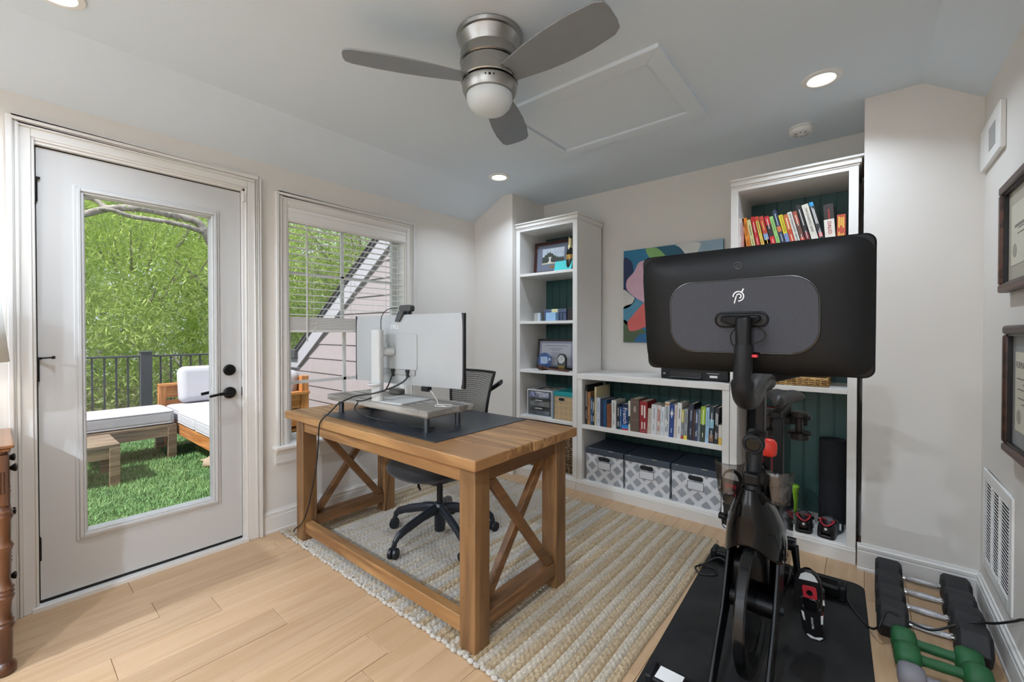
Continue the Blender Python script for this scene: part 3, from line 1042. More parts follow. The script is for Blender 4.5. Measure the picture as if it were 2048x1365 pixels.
for i, (a, b_, h, d_, c, lb, kw) in enumerate(CB):
    tl = R(2.0) if i > 15 else 0.0
    tl = R(0.4) if i == 34 else tl
    tl = 0 if i < 15 else tl
    o = book(lb, G1, a + 0.0004, 2.938, 0.520 + 0.0003, (b_ - a) - 0.0008, h, d_, c, tilt=tl, **kw)
    if 'oval' in lb and 'blue book with' in lb:
        ob('oval_badge', MB().lathe([(0.010, 0), (0.010, 0.0008)], Matrix.Diagonal((1, 1, 1, 1)), n=20), mat('print_oval', '#d9d6cf', 0.6), o,
           M=o.matrix_basis @ T(0.016, -0.0012, 0.165) @ FACE_NY @ Matrix.Diagonal((1, 1.5, 1, 1)))

G2 = 'books on the top shelf of the right bookcase'
TB = [
    (-0.605, 0.012, 0.205, '#d9cfc9', 0, 'white paperback with red print against the left side of the top shelf', dict(tcol='#8e2b2b')),
    (-0.591, 0.010, 0.200, '#c9918c', 0, 'thin pink book second from the left on the top shelf', dict(tcol='#9a5a58')),
    (-0.562, 0.024, 0.203, '#d97f1c', -8, 'orange paperback on the top shelf', dict(tcol='#8a4a10', lines=2)),
    (-0.533, 0.020, 0.190, '#c9c48a', -10, 'pale yellow green paperback beside the orange one', dict(tcol='#4d4a2c', bands=((0.0, 0.12, '#2b2b28'),))),
    (-0.506, 0.019, 0.205, '#b8171f', -11, 'slim bright red book with white print', dict(tcol='#e6c9c4')),
    (-0.481, 0.017, 0.205, '#d8b651', -12, 'yellow book with red top on the top shelf', dict(tcol='#6b4a1a', bands=((0.86, 1.0, '#c3362a'),))),
    (-0.456, 0.023, 0.202, '#b3392c', -13, 'red book whose lower half shows blue artwork', dict(tcol='#e8c25a', bands=((0.0, 0.45, '#7a9bc0'), (0.12, 0.26, '#4a86c8')))),
    (-0.428, 0.023, 0.196, '#c21c26', -13, 'red book with black middle band', dict(tcol='#d8d0c6', bands=((0.35, 0.72, '#241f22'),))),
    (-0.401, 0.019, 0.192, '#8fbf6e', -13.5, 'light green book on the top shelf', dict(tcol='#557f3d')),
    (-0.378, 0.020, 0.228, '#22304a', -13.5, 'dark blue novel with orange patch, taller than its neighbours', dict(tcol='#c9cfda', bands=((0.4, 0.55, '#c9713f'),))),
    (-0.354, 0.020, 0.193, '#dcc928', -13.5, 'yellow book with dark capitals and blue lower spine', dict(title="IT'S A LOVE STORY", tcol='#4a4420', tpos=0.70, tsize=0.012, bands=((0.0, 0.40, '#6b7fae'),))),
    (-0.331, 0.022, 0.190, '#b5442a', -13.5, 'orange red novel with white print', dict(tcol='#eadfd2', bands=((0.5, 1.0, '#b8632a'),))),
    (-0.306, 0.021, 0.202, '#d6d1c8', -14, 'white book with black capitals right of the orange red novel', dict(title='GENE WEINGARTEN  ONE DAY', tcol='#3a3634', tsize=0.0125, tpos=0.52)),
    (-0.281, 0.020, 0.202, '#5e3b32', -14, 'brown book with red blocks and white lettering', dict(tcol='#e3d6c8', bands=((0.0, 0.2, '#b5412f'), (0.62, 1.0, '#9a4a34')))),
    (-0.256, 0.020, 0.235, '#1f1d1e', -14, 'tall black book with white capitals and red label', dict(tcol='#d3cfca', bands=((0.1, 0.3, '#6d1a24'),))),
    (-0.230, 0.031, 0.232, '#cdc8bc', -14, 'thick off-white book with faint grey capitals on the top shelf', dict(title='THE COOKING GENE', tcol='#6a645a', tsize=0.015, tpos=0.6)),
    (-0.193, 0.019, 0.240, '#232426', -14, 'tall black and white book with bright blue top', dict(tcol='#e0e0dc', lines=2, bands=((0.9, 1.0, '#2f93c9'), (0.14, 0.24, '#b32430'), (0.0, 0.08, '#3a8fc4')))),
]
for (a, t_, h, c, tl, lb, kw) in TB:
    book(lb, G2, a, 2.955, 1.7375, t_, h, 0.15, c, tilt=R(tl), **kw)
book('thick dark brown hardback leaning behind the short thick white book', G2, -0.172, 3.01, 1.7375, 0.045, 0.222, 0.15, '#2c211d', tilt=R(-4), tcol='#8a2a22')
book('short thick white book with big red capitals on the top shelf', G2, -0.172, 2.945, 1.7375, 0.046, 0.122, 0.06, '#d5cfc4', tilt=R(-4), title='DALIO', tcol='#a8272c', tsize=0.024, tpos=0.62)
book('rust orange hardback at the right end of the top shelf', G2, -0.122, 2.95, 1.7375, 0.037, 0.142, 0.14, '#b0472c', tcol='#d9b24a', lines=3)

# ------------------------------------------------------------------ left bookcase contents
def picture(name, label, cat, x0, x1, z0, h, y, lean, fw, fm, mm, group=None):
    """framed picture standing on a shelf, leaning back"""
    B = T(x0, y, z0) @ RX(R(-lean))
    o = bpy.data.objects.new(name, None)
    o.empty_display_size = 0.03
    o.matrix_basis = B
    put(o)
    tag(o, label, cat, group)
    w_ = x1 - x0
    for a, b_, c, e in ((0, w_, 0, fw), (0, w_, h - fw, h), (0, fw, fw, h - fw), (w_ - fw, w_, fw, h - fw)):
        ob('frame_rail', MB().box(a, b_, 0, 0.018, c, e), fm, o, bev=0.002, M=B)
    ob('mat_board', MB().box(fw, w_ - fw, 0.006, 0.014, fw, h - fw), mm, o, M=B)
    return o, B, w_


M_MAHOG = wood('mahogany', '#3d1b16', '#260f0d', axis='x', rough=0.3)
o, B, w_ = picture('framed_photo', 'dark mahogany framed landscape photo on the top shelf of left bookcase', 'framed photo', -2.276, -1.885, 1.742, 0.288, 3.06, 5, 0.03, M_MAHOG, mat('mat_slate', '#6a7080', 0.8))
ob('photo_sky', MB().box(0.085, 0.31, 0.0045, 0.0062, 0.09, 0.225), mat('photo_sky', '#b9c4d0', 0.4, var=0.2, vscale=20), o, M=B)
tr = MB()
pts = [(0.085, 0.10)] + [(0.085 + 0.225 * i / 24, 0.14 + 0.05 * math.exp(-((i - 8) / 6.0) ** 2) + 0.008 * math.sin(i * 2.3)) for i in range(25)] + [(0.31, 0.10)]
tr.prism(pts, 0, 0.0004, T(0, 0.0044, 0) @ FACE_NY)
ob('photo_trees', tr, mat('photo_trees', '#3a4038', 0.5, var=0.3, vscale=80), o, M=B)
ob('photo_ground', MB().box(0.085, 0.31, 0.0040, 0.0046, 0.09, 0.102), mat('photo_ground', '#c3bda8', 0.5), o, M=B)
ob('photo_monument', MB().prism([(0.14, 0.1), (0.19, 0.1), (0.175, 0.112), (0.175, 0.135), (0.185, 0.15), (0.15, 0.15), (0.158, 0.135), (0.156, 0.112)], 0, 0.0004, T(0, 0.0039, 0) @ FACE_NY), mat('photo_stone', '#d0cdc6', 0.5), o, M=B)
ob('name_plaque', MB().box(0.165, 0.225, 0.0042, 0.0065, 0.055, 0.072), mat('brass_plaque', '#b08d4f', 0.3, metal=0.8), o, M=B)

bt = thing('champagne_bottle', 'champagne bottle with gold foil neck on the top shelf of left bookcase', 'bottle', (-1.858, 3.0, 1.741))
BT = T(-1.858, 3.0, 1.7415)
ob('glass_body', MB().lathe([(0.030, 0), (0.033, 0.004), (0.033, 0.13), (0.031, 0.15), (0.022, 0.185), (0.015, 0.20)], BT, n=24), mat('bottle_green', '#16170f', 0.12), bt, smooth=45)
ob('foil', MB().lathe([(0.0225, 0.184), (0.0165, 0.21), (0.0145, 0.25), (0.016, 0.252), (0.0155, 0.262), (0.010, 0.268)], BT, n=24), mat('gold_foil', '#c2b183', 0.35, metal=0.7), bt, smooth=45)
ob('cap', MB().lathe([(0.015, 0.262), (0.0155, 0.27), (0.012, 0.278), (0.004, 0.280)], BT, n=20), M_BLACKG, bt, smooth=45)
ob('front_label', MB().lathe([(0.0334, 0.09), (0.0334, 0.128)], BT, n=24, caps=False), mat('gold_label', '#b08f4a', 0.35, metal=0.6), bt)

en = ob('turquoise_envelope', MB().box(0, 0.165, 0, 0.012, 0, 0.088), mat('turquoise_paper', '#3bbfbf', 0.6, var=0.06), None, bev=0.002, M=T(-1.992, 2.962, 1.7412) @ RX(R(-14)) @ RY(R(0)))
tag(en, 'turquoise gift box standing on the top shelf of left bookcase', 'box')

M_BOXB = mat('slate_box', '#4d5a73', 0.5, var=0.05)
sb = thing('keepsake_box', 'slate blue keepsake box with gold tag on left bookcase', 'box', (-2.03, 3.1, 1.333))
ob('body', MB().box(-2.152, -1.925, 3.045, 3.20, 1.3333, 1.405), M_BOXB, sb, bev=0.002)
lid_ = ob('lid', MB().box(-2.155, -1.922, 3.042, 3.203, 1.406, 1.436), M_BOXB, sb, bev=0.002)
ob('gold_tag', MB().box(-2.066, -2.002, 3.036, 3.042, 1.404, 1.436), mat('gold_tag', '#d8cf9c', 0.4), lid_, bev=0.002)
ob('ribbon', MB().box(-1.965, -1.955, 3.0405, 3.044, 1.34, 1.405), mat('box_ribbon', '#38435a', 0.5), sb)
gb = ob('glass_cube', MB().box(-2.09, -1.99, 2.985, 3.035, 1.3333, 1.405), mat('pale_blue_acrylic', '#8fb4d6', 0.15, spec=0.6), None, bev=0.003)
tag(gb, 'pale blue acrylic block in front of the slate keepsake box', 'award')
gb = ob('award_plaque', MB().box(-2.262, -2.19, 3.05, 3.075, 1.3333, 1.409), mat('grey_acrylic', '#aaa9a4', 0.2), None, bev=0.003)
tag(gb, 'clear grey acrylic award at the left of the keepsake shelf', 'award')
gb = ob('award_plaque', MB().box(-2.178, -2.153, 2.99, 3.015, 1.3333, 1.402), mat('silver_acrylic', '#b9c6d2', 0.2), None, bev=0.003)
tag(gb, 'narrow silver acrylic award beside the slate keepsake box', 'award')
gb = ob('dark_box', MB().box(-1.895, -1.80, 3.02, 3.2, 1.3333, 1.44), mat('dark_brown_box', '#241c1c', 0.5), None, bev=0.003)
tag(gb, 'dark brown box at the right of the slate keepsake box', 'box')

o, B, w_ = picture('framed_certificate', 'dark framed certificate on the third shelf of left bookcase', 'framed certificate', -2.270, -1.885, 0.918, 0.262, 3.10, 6, 0.018, wood('walnut_frame', '#3b2a20', '#241810', axis='x', rough=0.4), mat('mat_lilac', '#9a9cb5', 0.8))
ob('paper', MB().box(0.04, w_ - 0.04, 0.0045, 0.0065, 0.035, 0.225), mat('certificate_paper', '#c9cad4', 0.7), o, M=B)
for k, (zc, hw) in enumerate(((0.205, 0.12), (0.180, 0.07), (0.165, 0.045), (0.14, 0.05), (0.125, 0.035), (0.105, 0.09), (0.09, 0.06))):
    ob('print_line', MB().box(w_ / 2 - hw, w_ / 2 + hw, 0.0042, 0.0046, zc - 0.002, zc + 0.002), mat('print_dark', '#6d6f80', 0.7), o, M=B)
o, B, w_ = picture('collage_frame', 'tall white collage frame leaning at the right of left bookcase', 'framed photo', -1.93, -1.805, 0.918, 0.372, 3.14, 8, 0.012, mat('collage_white', '#c9d3dc', 0.5), mat('collage_back', '#d6dadc', 0.7))
for k in range(3):
    ob('photo', MB().box(0.025, 0.10, 0.004, 0.0062, 0.03 + k * 0.11, 0.12 + k * 0.11), mat('collage_photo_%d' % k, ('#596474', '#46525c', '#6d7783')[k], 0.4, var=0.5, vscale=60), o, M=B)
aw = thing('crystal_award', 'round blue crystal award on the third shelf of left bookcase', 'award', (-2.113, 3.0, 0.918))
ob('disc', MB().lathe([(0.064, -0.008), (0.070, -0.004), (0.070, 0.004), (0.064, 0.008)], T(-2.113, 3.0, 0.995) @ RX(R(84)), n=36), mat('crystal_blue', '#3a5688', 0.1, spec=0.8, var=0.4, vscale=15), aw, smooth=35)
ob('etched_panel', MB().box(-2.148, -2.075, 2.9895, 2.992, 0.968, 1.03), mat('etched_ice', '#a9bfdc', 0.3, var=0.3, vscale=40), aw)
ob('stand', MB().box(-2.145, -2.08, 2.985, 3.02, 0.9175, 0.928), M_BLACKG, aw, bev=0.002)
ck = thing('desk_clock', 'small black arched desk clock with silver dial on left bookcase', 'clock', (-1.935, 3.0, 0.918))
arch = [(-0.040, 0), (0.040, 0), (0.040, 0.105)] + [(0.040 * math.cos(a), 0.105 + 0.04 * math.sin(a)) for a in [R(15 * i) for i in range(1, 12)]] + [(-0.040, 0.105)]
ob('case', MB().prism(arch, 0, 0.022, T(-1.935, 3.012, 0.9175) @ FACE_NY), M_BLACKG, ck, bev=0.002)
dl = ob('dial', MB().cyl((-1.935, 2.991, 1.015), (-1.935, 2.987, 1.015), 0.031, n=32), mat('silver_dial', '#c4c6c8', 0.3, metal=0.5), ck)
ob('bezel', MB().tube([(-1.935 + 0.033 * math.cos(2 * PI * i / 28), 2.988, 1.015 + 0.033 * math.sin(2 * PI * i / 28)) for i in range(28)], 0.003, n=6, closed=True), M_CHROME, ck, smooth=60)
ob('hand', MB().box(-1.936, -1.934, 2.9855, 2.987, 1.015, 1.035).box(-1.935, -1.917, 2.9855, 2.987, 1.014, 1.0165), M_BLACK, dl)
ob('plate', MB().box(-1.966, -1.904, 2.988, 2.9905, 0.928, 0.962), mat('brass_plate', '#8a7648', 0.3, metal=0.8), ck)
gv = thing('gavel', 'wooden gavel lying along the front of a shelf in left bookcase', 'gavel', (-2.09, 2.955, 0.918))
M_GAV = wood('gavel_wood', '#5a3423', '#3d2116', axis='x', rough=0.35)
ob('head', MB().lathe([(0.015, -0.035), (0.020, -0.033), (0.020, -0.020), (0.016, -0.016), (0.018, 0.0), (0.016, 0.016), (0.020, 0.020), (0.020, 0.033), (0.015, 0.035)], T(-2.105, 2.95, 0.9385) @ RX(R(80)), n=20), M_GAV, gv, smooth=40)
ob('handle', MB().tube([(-2.10, 2.95, 0.940), (-1.98, 2.945, 0.932), (-1.835, 2.94, 0.927)], [0.006, 0.008, 0.009], n=10), M_GAV, gv, smooth=40)

# small clear drawer unit and patterned box
du = thing('plastic_drawer_unit', 'small clear plastic three drawer organiser in left bookcase', 'organiser', (-2.13, 3.05, 0.52))
M_FROST = mat('frosted_white_plastic', '#d8dade', 0.35)
m = MB()
for a, b_, c, e in ((-2.262, -2.006, 0.5205, 0.532), (-2.262, -2.006, 0.738, 0.748), (-2.262, -2.254, 0.532, 0.738), (-2.014, -2.006, 0.532, 0.738)):
    m.box(a, b_, 2.952, 3.20, c, e)
m.box(-2.262, -2.006, 3.19, 3.20, 0.532, 0.738)
ob('carcass', m, M_FROST, du, bev=0.002)
for k, (z0, z1) in enumerate(((0.534, 0.600), (0.603, 0.668), (0.671, 0.736))):
    dr = ob('drawer', MB().box(-2.252, -2.016, 2.950, 2.954, z0, z1).box(-2.250, -2.018, 2.954, 3.18, z0, z0 + 0.003), glass('clear_plastic', (0.86, 0.9, 0.93), gloss=0.12, rough=0.15), du)
    ob('contents', MB().box(-2.240, -2.04, 2.962, 3.12, z0 + 0.004, z0 + 0.035 + 0.01 * (k == 1)), mat('drawer_contents_%d' % k, ('#b3bcc4', '#a59a90', '#c9ccd0')[k], 0.7, color2=('#46515c', '#c9c4bd', '#3f4f7a')[k], vscale=18), dr)
    ob('pull', MB().box(-2.17, -2.10, 2.942, 2.951, z1 - 0.012, z1 - 0.006), M_FROST, dr, bev=0.001)
ob('drawer_label', MB().box(-2.232, -2.036, 2.9475, 2.9495, 0.690, 0.728), mat('label_blue', '#dfe2ea', 0.6, color2='#3a4c86', vscale=30), du)
fl = ob('papers', MB().box(-2.20, -2.03, 2.97, 3.17, 0.7485, 0.756).box(-2.17, -2.06, 3.0, 3.12, 0.756, 0.760), mat('papers_grey', '#b8b5ae', 0.7, color2='#2c2c2e', vscale=9), None, bev=0.001)
tag(fl, 'loose papers and a dark folder on top of the plastic organiser', 'papers')
fd = ob('file_folder', MB().box(-2.000, -1.986, 2.948, 3.16, 0.5205, 0.742), mat('folder_grey', '#8f9ca6', 0.6), None, bev=0.001)
tag(fd, 'pale grey folder standing between the organiser and the patterned box', 'folder')

M_TANBOX = mat('tan_pattern_card', '#b49a72', 0.7)
nt = M_TANBOX.node_tree
N, L = nt.nodes, nt.links
tc = N.new('ShaderNodeTexCoord'); sp = N.new('ShaderNodeSeparateXYZ')
L.new(tc.outputs['Object'], sp.inputs[0])
def _frac(sock, per):
    a = N.new('ShaderNodeMath'); a.operation = 'DIVIDE'; a.inputs[1].default_value = per
    L.new(sock, a.inputs[0])
    f_ = N.new('ShaderNodeMath'); f_.operation = 'FRACT'; L.new(a.outputs[0], f_.inputs[0])
    s_ = N.new('ShaderNodeMath'); s_.operation = 'SUBTRACT'; s_.inputs[1].default_value = 0.5; L.new(f_.outputs[0], s_.inputs[0])
    q_ = N.new('ShaderNodeMath'); q_.operation = 'POWER'; q_.inputs[1].default_value = 2; L.new(s_.outputs[0], q_.inputs[0])
    return q_.outputs[0]
ad = N.new('ShaderNodeMath'); L.new(_frac(sp.outputs[0], 0.046), ad.inputs[0]); L.new(_frac(sp.outputs[2], 0.046), ad.inputs[1])
cr = N.new('ShaderNodeValToRGB'); cr.color_ramp.interpolation = 'CONSTANT'
cr.color_ramp.elements[0].color = (*hx('#b9a078'), 1)
cr.color_ramp.elements[1].position = 0.045; cr.color_ramp.elements[1].color = (*hx('#8a7f78'), 1)
e_ = cr.color_ramp.elements.new(0.085); e_.color = (*hx('#b9a078'), 1)
L.new(ad.outputs[0], cr.inputs[0]); L.new(cr.outputs[0], N['Principled BSDF'].inputs['Base Color'])
pb = thing('patterned_storage_box', 'tan ring patterned storage box with teal lid in left bookcase', 'storage box', (-1.885, 3.05, 0.52))
ob('body', MB().box(-1.976, -1.80, 2.948, 3.2, 0.5205, 0.718), M_TANBOX, pb, bev=0.002)
ob('lid', MB().box(-1.980, -1.796, 2.944, 3.204, 0.715, 0.752), mat('teal_lid', '#0f8f93', 0.55, var=0.05), pb, bev=0.002)
ob('handle_hole', MB().prism(rrect(-0.028, 0.028, -0.012, 0.012, 0.0118), 0, 0.0015, T(-1.905, 2.9475, 0.690) @ FACE_NY), mat('hole_dark', '#15161a', 0.8), pb)
ob('handle_ring', MB().tube([(-1.905 + p[0], 2.947, 0.690 + p[1]) for p in rrect(-0.030, 0.030, -0.014, 0.014, 0.0138)], 0.002, n=6, closed=True), mat('handle_grey', '#b9b9b6', 0.4), pb, smooth=60)


# woven baskets ------------------------------------------------------
def basket(name, label, x0, x1, y0, y1, z0, z1, step_z, step_x, r, m):
    t = thing(name, label, 'basket', ((x0 + x1) / 2, (y0 + y1) / 2, z0))
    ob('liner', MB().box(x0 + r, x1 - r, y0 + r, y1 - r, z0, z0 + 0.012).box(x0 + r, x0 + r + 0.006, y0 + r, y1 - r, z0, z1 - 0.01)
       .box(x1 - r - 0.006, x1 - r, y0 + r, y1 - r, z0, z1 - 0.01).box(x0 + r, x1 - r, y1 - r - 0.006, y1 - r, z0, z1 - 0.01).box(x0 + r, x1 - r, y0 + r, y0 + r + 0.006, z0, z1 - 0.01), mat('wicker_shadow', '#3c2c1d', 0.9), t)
    wv = MB()
    zz_ = z0 + r
    k = 0
    while zz_ < z1 - r:
        pts_ = []
        per = [(x0, y0), (x1, y0), (x1, y1), (x0, y1)]
        for i in range(4):
            a_, b2 = Vector((*per[i], 0)), Vector((*per[(i + 1) % 4], 0))
            ln_ = (b2 - a_).length
            n_ = max(2, int(ln_ / step_x))
            nm = Vector((b2.y - a_.y, a_.x - b2.x, 0)).normalized()
            for q in range(n_):
                s_ = (1 if (q + k) % 2 else -1) * r * 0.6
                pts_.append((a_ + (b2 - a_) * (q / n_) + nm * s_ + Vector((0, 0, zz_ + 0.5 * r * (1 if q % 2 else -1)))))
        wv.tube(pts_, r * 0.8, n=5, closed=True)
        zz_ += step_z
        k += 1
    ob('weave', wv, m, t, smooth=60, kind='stuff')
    st_ = MB()
    for (ax, ay, bx, by) in ((x0, y0, x1, y0), (x1, y0, x1, y1)):
        n_ = int(math.hypot(bx - ax, by - ay) / (step_x * 2))
        for q in range(n_ + 1):
            px_, py_ = ax + (bx - ax) * q / n_, ay + (by - ay) * q / n_
            st_.cyl((px_, py_, z0), (px_, py_, z1), r * 0.6, n=5)
    ob('stakes', st_, m, t, smooth=60, kind='stuff')
    ob('rim', MB().tube([(x, y, z1) for x, y in ((x0, y0), (x1, y0), (x1, y1), (x0, y1))], r * 1.6, n=8, closed=True), m, t, smooth=60)
    return t


M_WICKER = mat('seagrass', '#a48a66', 0.75, color2='#5d4a33', vscale=40)
basket('wicker_basket', 'tall grey-brown woven basket on the bottom shelf of left bookcase', -2.245, -1.80, 2.955, 3.25, 0.0905, 0.45, 0.017, 0.020, 0.0065, M_WICKER)
basket('woven_tray', 'shallow golden woven tray on the right bookcase under the bike screen', -0.50, -0.16, 2.965, 3.24, 0.9265, 0.972, 0.011, 0.014, 0.0048, mat('golden_rattan', '#c09a5e', 0.6, color2='#8a6533', vscale=40))

# grey diamond pattern file boxes
M_DIA = mat('diamond_card', '#c9ccd0', 0.6)
nt = M_DIA.node_tree
N, L = nt.nodes, nt.links
tc = N.new('ShaderNodeTexCoord'); sp = N.new('ShaderNodeSeparateXYZ'); L.new(tc.outputs['Object'], sp.inputs[0])
ys = N.new('ShaderNodeMath'); L.new(sp.outputs[0], ys.inputs[0]); L.new(sp.outputs[1], ys.inputs[1])
fs_ = []
for op in ('ADD', 'SUBTRACT'):
    a = N.new('ShaderNodeMath'); a.operation = op
    L.new(ys.outputs[0], a.inputs[0]); L.new(sp.outputs[2], a.inputs[1])
    d_ = N.new('ShaderNodeMath'); d_.operation = 'DIVIDE'; d_.inputs[1].default_value = 0.104; L.new(a.outputs[0], d_.inputs[0])
    f_ = N.new('ShaderNodeMath'); f_.operation = 'FRACT'; L.new(d_.outputs[0], f_.inputs[0])
    g_ = N.new('ShaderNodeMath'); g_.operation = 'GREATER_THAN'; g_.inputs[1].default_value = 0.36; L.new(f_.outputs[0], g_.inputs[0])
    fs_.append(g_)
mu = N.new('ShaderNodeMath'); mu.operation = 'MULTIPLY'; L.new(fs_[0].outputs[0], mu.inputs[0]); L.new(fs_[1].outputs[0], mu.inputs[1])
mx = N.new('ShaderNodeMixRGB'); L.new(mu.outputs[0], mx.inputs[0]); mx.inputs[1].default_value = (*hx('#d3d6da'), 1); mx.inputs[2].default_value = (*hx('#969ba2'), 1)
L.new(mx.outputs[0], N['Principled BSDF'].inputs['Base Color'])
M_LID = mat('slate_lid', '#3b4350', 0.5, var=0.1, vscale=15)
M_SCUFF = mat('card_edge', '#b9ad97', 0.8)
for x0, x1, lb in ((-1.674, -1.362, 'left of the three diamond patterned file boxes with grey lid'), (-1.352, -1.022, 'middle diamond patterned file box with grey lid'), (-1.012, -0.697, 'right of the three diamond patterned file boxes, nearest the bike')):
    t = thing('file_box', lb, 'file box', ((x0 + x1) / 2, 3.1, 0.090), 'diamond patterned file boxes')
    ob('body', MB().box(x0 + 0.004, x1 - 0.004, 2.938, 3.29, 0.0905, 0.308), M_DIA, t, bev=0.002)
    ld = ob('lid', MB().box(x0, x1, 2.932, 3.296, 0.300, 0.343), M_LID, t, bev=0.003)
    xc = (x0 + x1) / 2
    ob('worn_edge', MB().box(xc + 0.04, xc + 0.075, 2.9305, 2.934, 0.3405, 0.3438).box(x0 + 0.03, x0 + 0.045, 2.9305, 2.934, 0.3408, 0.3438), M_SCUFF, ld)
    ob('handle_hole', MB().prism(rrect(-0.048, 0.048, -0.016, 0.016, 0.0155), 0, 0.0012, T(xc, 2.9385, 0.272) @ FACE_NY), mat('hole_dark', '#15161a', 0.8), t)
    fr = MB()
    for a, b_, c, e in ((-0.052, 0.052, 0.052, 0.0545), (-0.052, 0.052, -0.0025, 0.0), (-0.052, -0.0495, 0.0, 0.052), (0.0495, 0.052, 0.0, 0.052)):
        fr.box(xc + a, xc + b_, 2.9355, 2.938, 0.196 + c, 0.196 + e)
    ob('label_frame', fr, mat('label_black', '#22242a', 0.5), t)
    ob('label_card', MB().box(xc - 0.05, xc + 0.05, 2.9362, 2.938, 0.196, 0.249), mat('label_white', '#d3d7dc', 0.6), t)

# printer on the console
pr = thing('printer', 'black inkjet printer on the console under the bike screen', 'printer', (-0.89, 3.13, 0.915))
ob('body', MB().box(-1.105, -0.668, 2.985, 3.30, 0.9155, 1.06), M_BLACK, pr, bev=0.008)
ob('paper_slot', MB().box(-1.04, -0.83, 2.980, 2.99, 0.93, 0.968), mat('slot_black', '#070708', 0.4), pr, bev=0.002)
ob('output_tray', MB().box(-1.035, -0.835, 2.955, 2.99, 0.929, 0.936), mat('tray_grey', '#3a3b3e', 0.4), pr, bev=0.002)
ob('scanner_lid', MB().box(-1.102, -0.671, 2.99, 3.298, 1.061, 1.08), M_BLACK, pr, bev=0.006)
ob('power_button', MB().box(-1.088, -1.072, 2.9825, 2.986, 0.945, 0.957), mat('button_grey', '#8c8f94', 0.4), pr)
ob('sticker', MB().box(-0.782, -0.735, 2.983, 2.986, 0.938, 0.952), M_WHITE, pr)
ob('brand_print', MB().box(-0.80, -0.725, 2.9835, 2.986, 0.963, 0.968), mat('button_grey', '#8c8f94', 0.4), pr)

# abstract canvas on the niche wall
cv = thing('abstract_painting', 'square abstract canvas of blue, pink, coral and green shapes', 'painting', (-1.16, YB, 1.156))
cx0, cx1, cz0, cz1 = -1.538, -0.781, 1.156, 1.906
ob('canvas', MB().box(cx0, cx1, 3.310, YB - 0.002, cz0, cz1), mat('canvas_paint', '#1d6f92', 0.6, var=0.1, vscale=12, bump=0.05, bscale=200), cv, bev=0.003)


def blob(name, pts, col, lift):
    q = [(cx0 + u * (cx1 - cx0), cz0 + v * (cz1 - cz0)) for u, v in catmull_closed(pts)]
    q = [(min(max(a, cx0 + 0.001), cx1 - 0.001), min(max(b_, cz0 + 0.001), cz1 - 0.001)) for a, b_ in q]
    m = MB().prism(q, 0, 0.0004, T(0, 3.3098 - lift * 0.00025, 0) @ FACE_NY)
    ob(name, m, mat('paint_' + col.strip('#'), col, 0.6, var=0.1, vscale=12), cv)


def catmull_closed(pts, k=6):
    n_ = len(pts)
    out = []
    P = [Vector((*p, 0)) for p in pts]
    for i in range(n_):
        p0, p1, p2, p3 = P[i - 1], P[i], P[(i + 1) % n_], P[(i + 2) % n_]
        for j_ in range(k):
            t_ = j_ / k
            v = 0.5 * ((2 * p1) + (-p0 + p2) * t_ + (2 * p0 - 5 * p1 + 4 * p2 - p3) * t_ * t_ + (-p0 + 3 * p1 - 3 * p2 + p3) * t_ ** 3)
            out.append((v.x, v.y))
    return out


blob('grey_blue_shape', [(0.62, 1.0), (0.72, 0.88), (0.78, 0.7), (1.0, 0.62), (1.0, 0.8), (1.0, 1.0), (0.8, 1.02)], '#8fa9ba', 0)
blob('white_shape', [(0.55, 0.99), (0.78, 0.99), (0.78, 0.92), (0.72, 0.85), (0.66, 0.88)], '#cfd0cc', 1)
blob('dark_teal_shape', [(0.36, 0.99), (0.56, 0.99), (0.66, 0.88), (0.72, 0.76), (0.52, 0.78), (0.46, 0.86)], '#14556c', 2)
blob('green_shape', [(0.25, 0.99), (0.36, 0.99), (0.44, 0.92), (0.48, 0.84), (0.36, 0.80), (0.30, 0.88)], '#7ba862', 3)
blob('navy_shape', [(0.0, 0.90), (0.07, 0.90), (0.11, 0.82), (0.10, 0.66), (0.05, 0.52), (0.0, 0.56)], '#13264f', 4)
blob('pale_shape', [(0.0, 0.57), (0.08, 0.52), (0.13, 0.47), (0.09, 0.40), (0.0, 0.38)], '#cdccc4', 5)
blob('steel_blue_shape', [(0.0, 0.38), (0.1, 0.42), (0.14, 0.47), (0.3, 0.42), (0.22, 0.25), (0.08, 0.18), (0.0, 0.24)], '#4b86a0', 5)
blob('olive_shape', [(0.0, 0.235), (0.07, 0.21), (0.2, 0.16), (0.3, 0.05), (0.28, 0.0), (0.0, 0.0)], '#46583c', 5)
blob('blue_corner_shape', [(0.15, 0.0), (0.18, 0.08), (0.28, 0.1), (0.5, 0.1), (0.5, 0.0)], '#1f5f8a', 6)
blob('pink_shape', [(0.04, 0.67), (0.12, 0.76), (0.18, 0.86), (0.28, 0.86), (0.4, 0.8), (0.5, 0.62), (0.42, 0.46), (0.26, 0.42), (0.06, 0.55)], '#cfa9b8', 7)
blob('coral_shape', [(0.05, 0.22), (0.07, 0.13), (0.15, 0.13), (0.3, 0.18), (0.5, 0.2), (0.52, 0.4), (0.34, 0.5), (0.2, 0.39), (0.09, 0.27)], '#c9605a', 8)
blob('mauve_shape', [(0.42, 0.84), (0.52, 0.88), (0.60, 0.85), (0.62, 0.76), (0.45, 0.76)], '#c7a9b6', 8)

# ------------------------------------------------------------------ floor level of the right bookcase
fo = ob('foam_roller', MB().lathe([(0.064, 0), (0.069, 0.004), (0.070, 0.01), (0.070, 0.49), (0.067, 0.497), (0.028, 0.498), (0.028, 0.47)], T(-0.145, 3.238, 0.0905), n=40), mat('black_foam', '#15171c', 0.85, bump=0.3, bscale=300), None, smooth=40)
tag(fo, 'black foam roller standing in the right bookcase behind the shoes', 'foam roller')


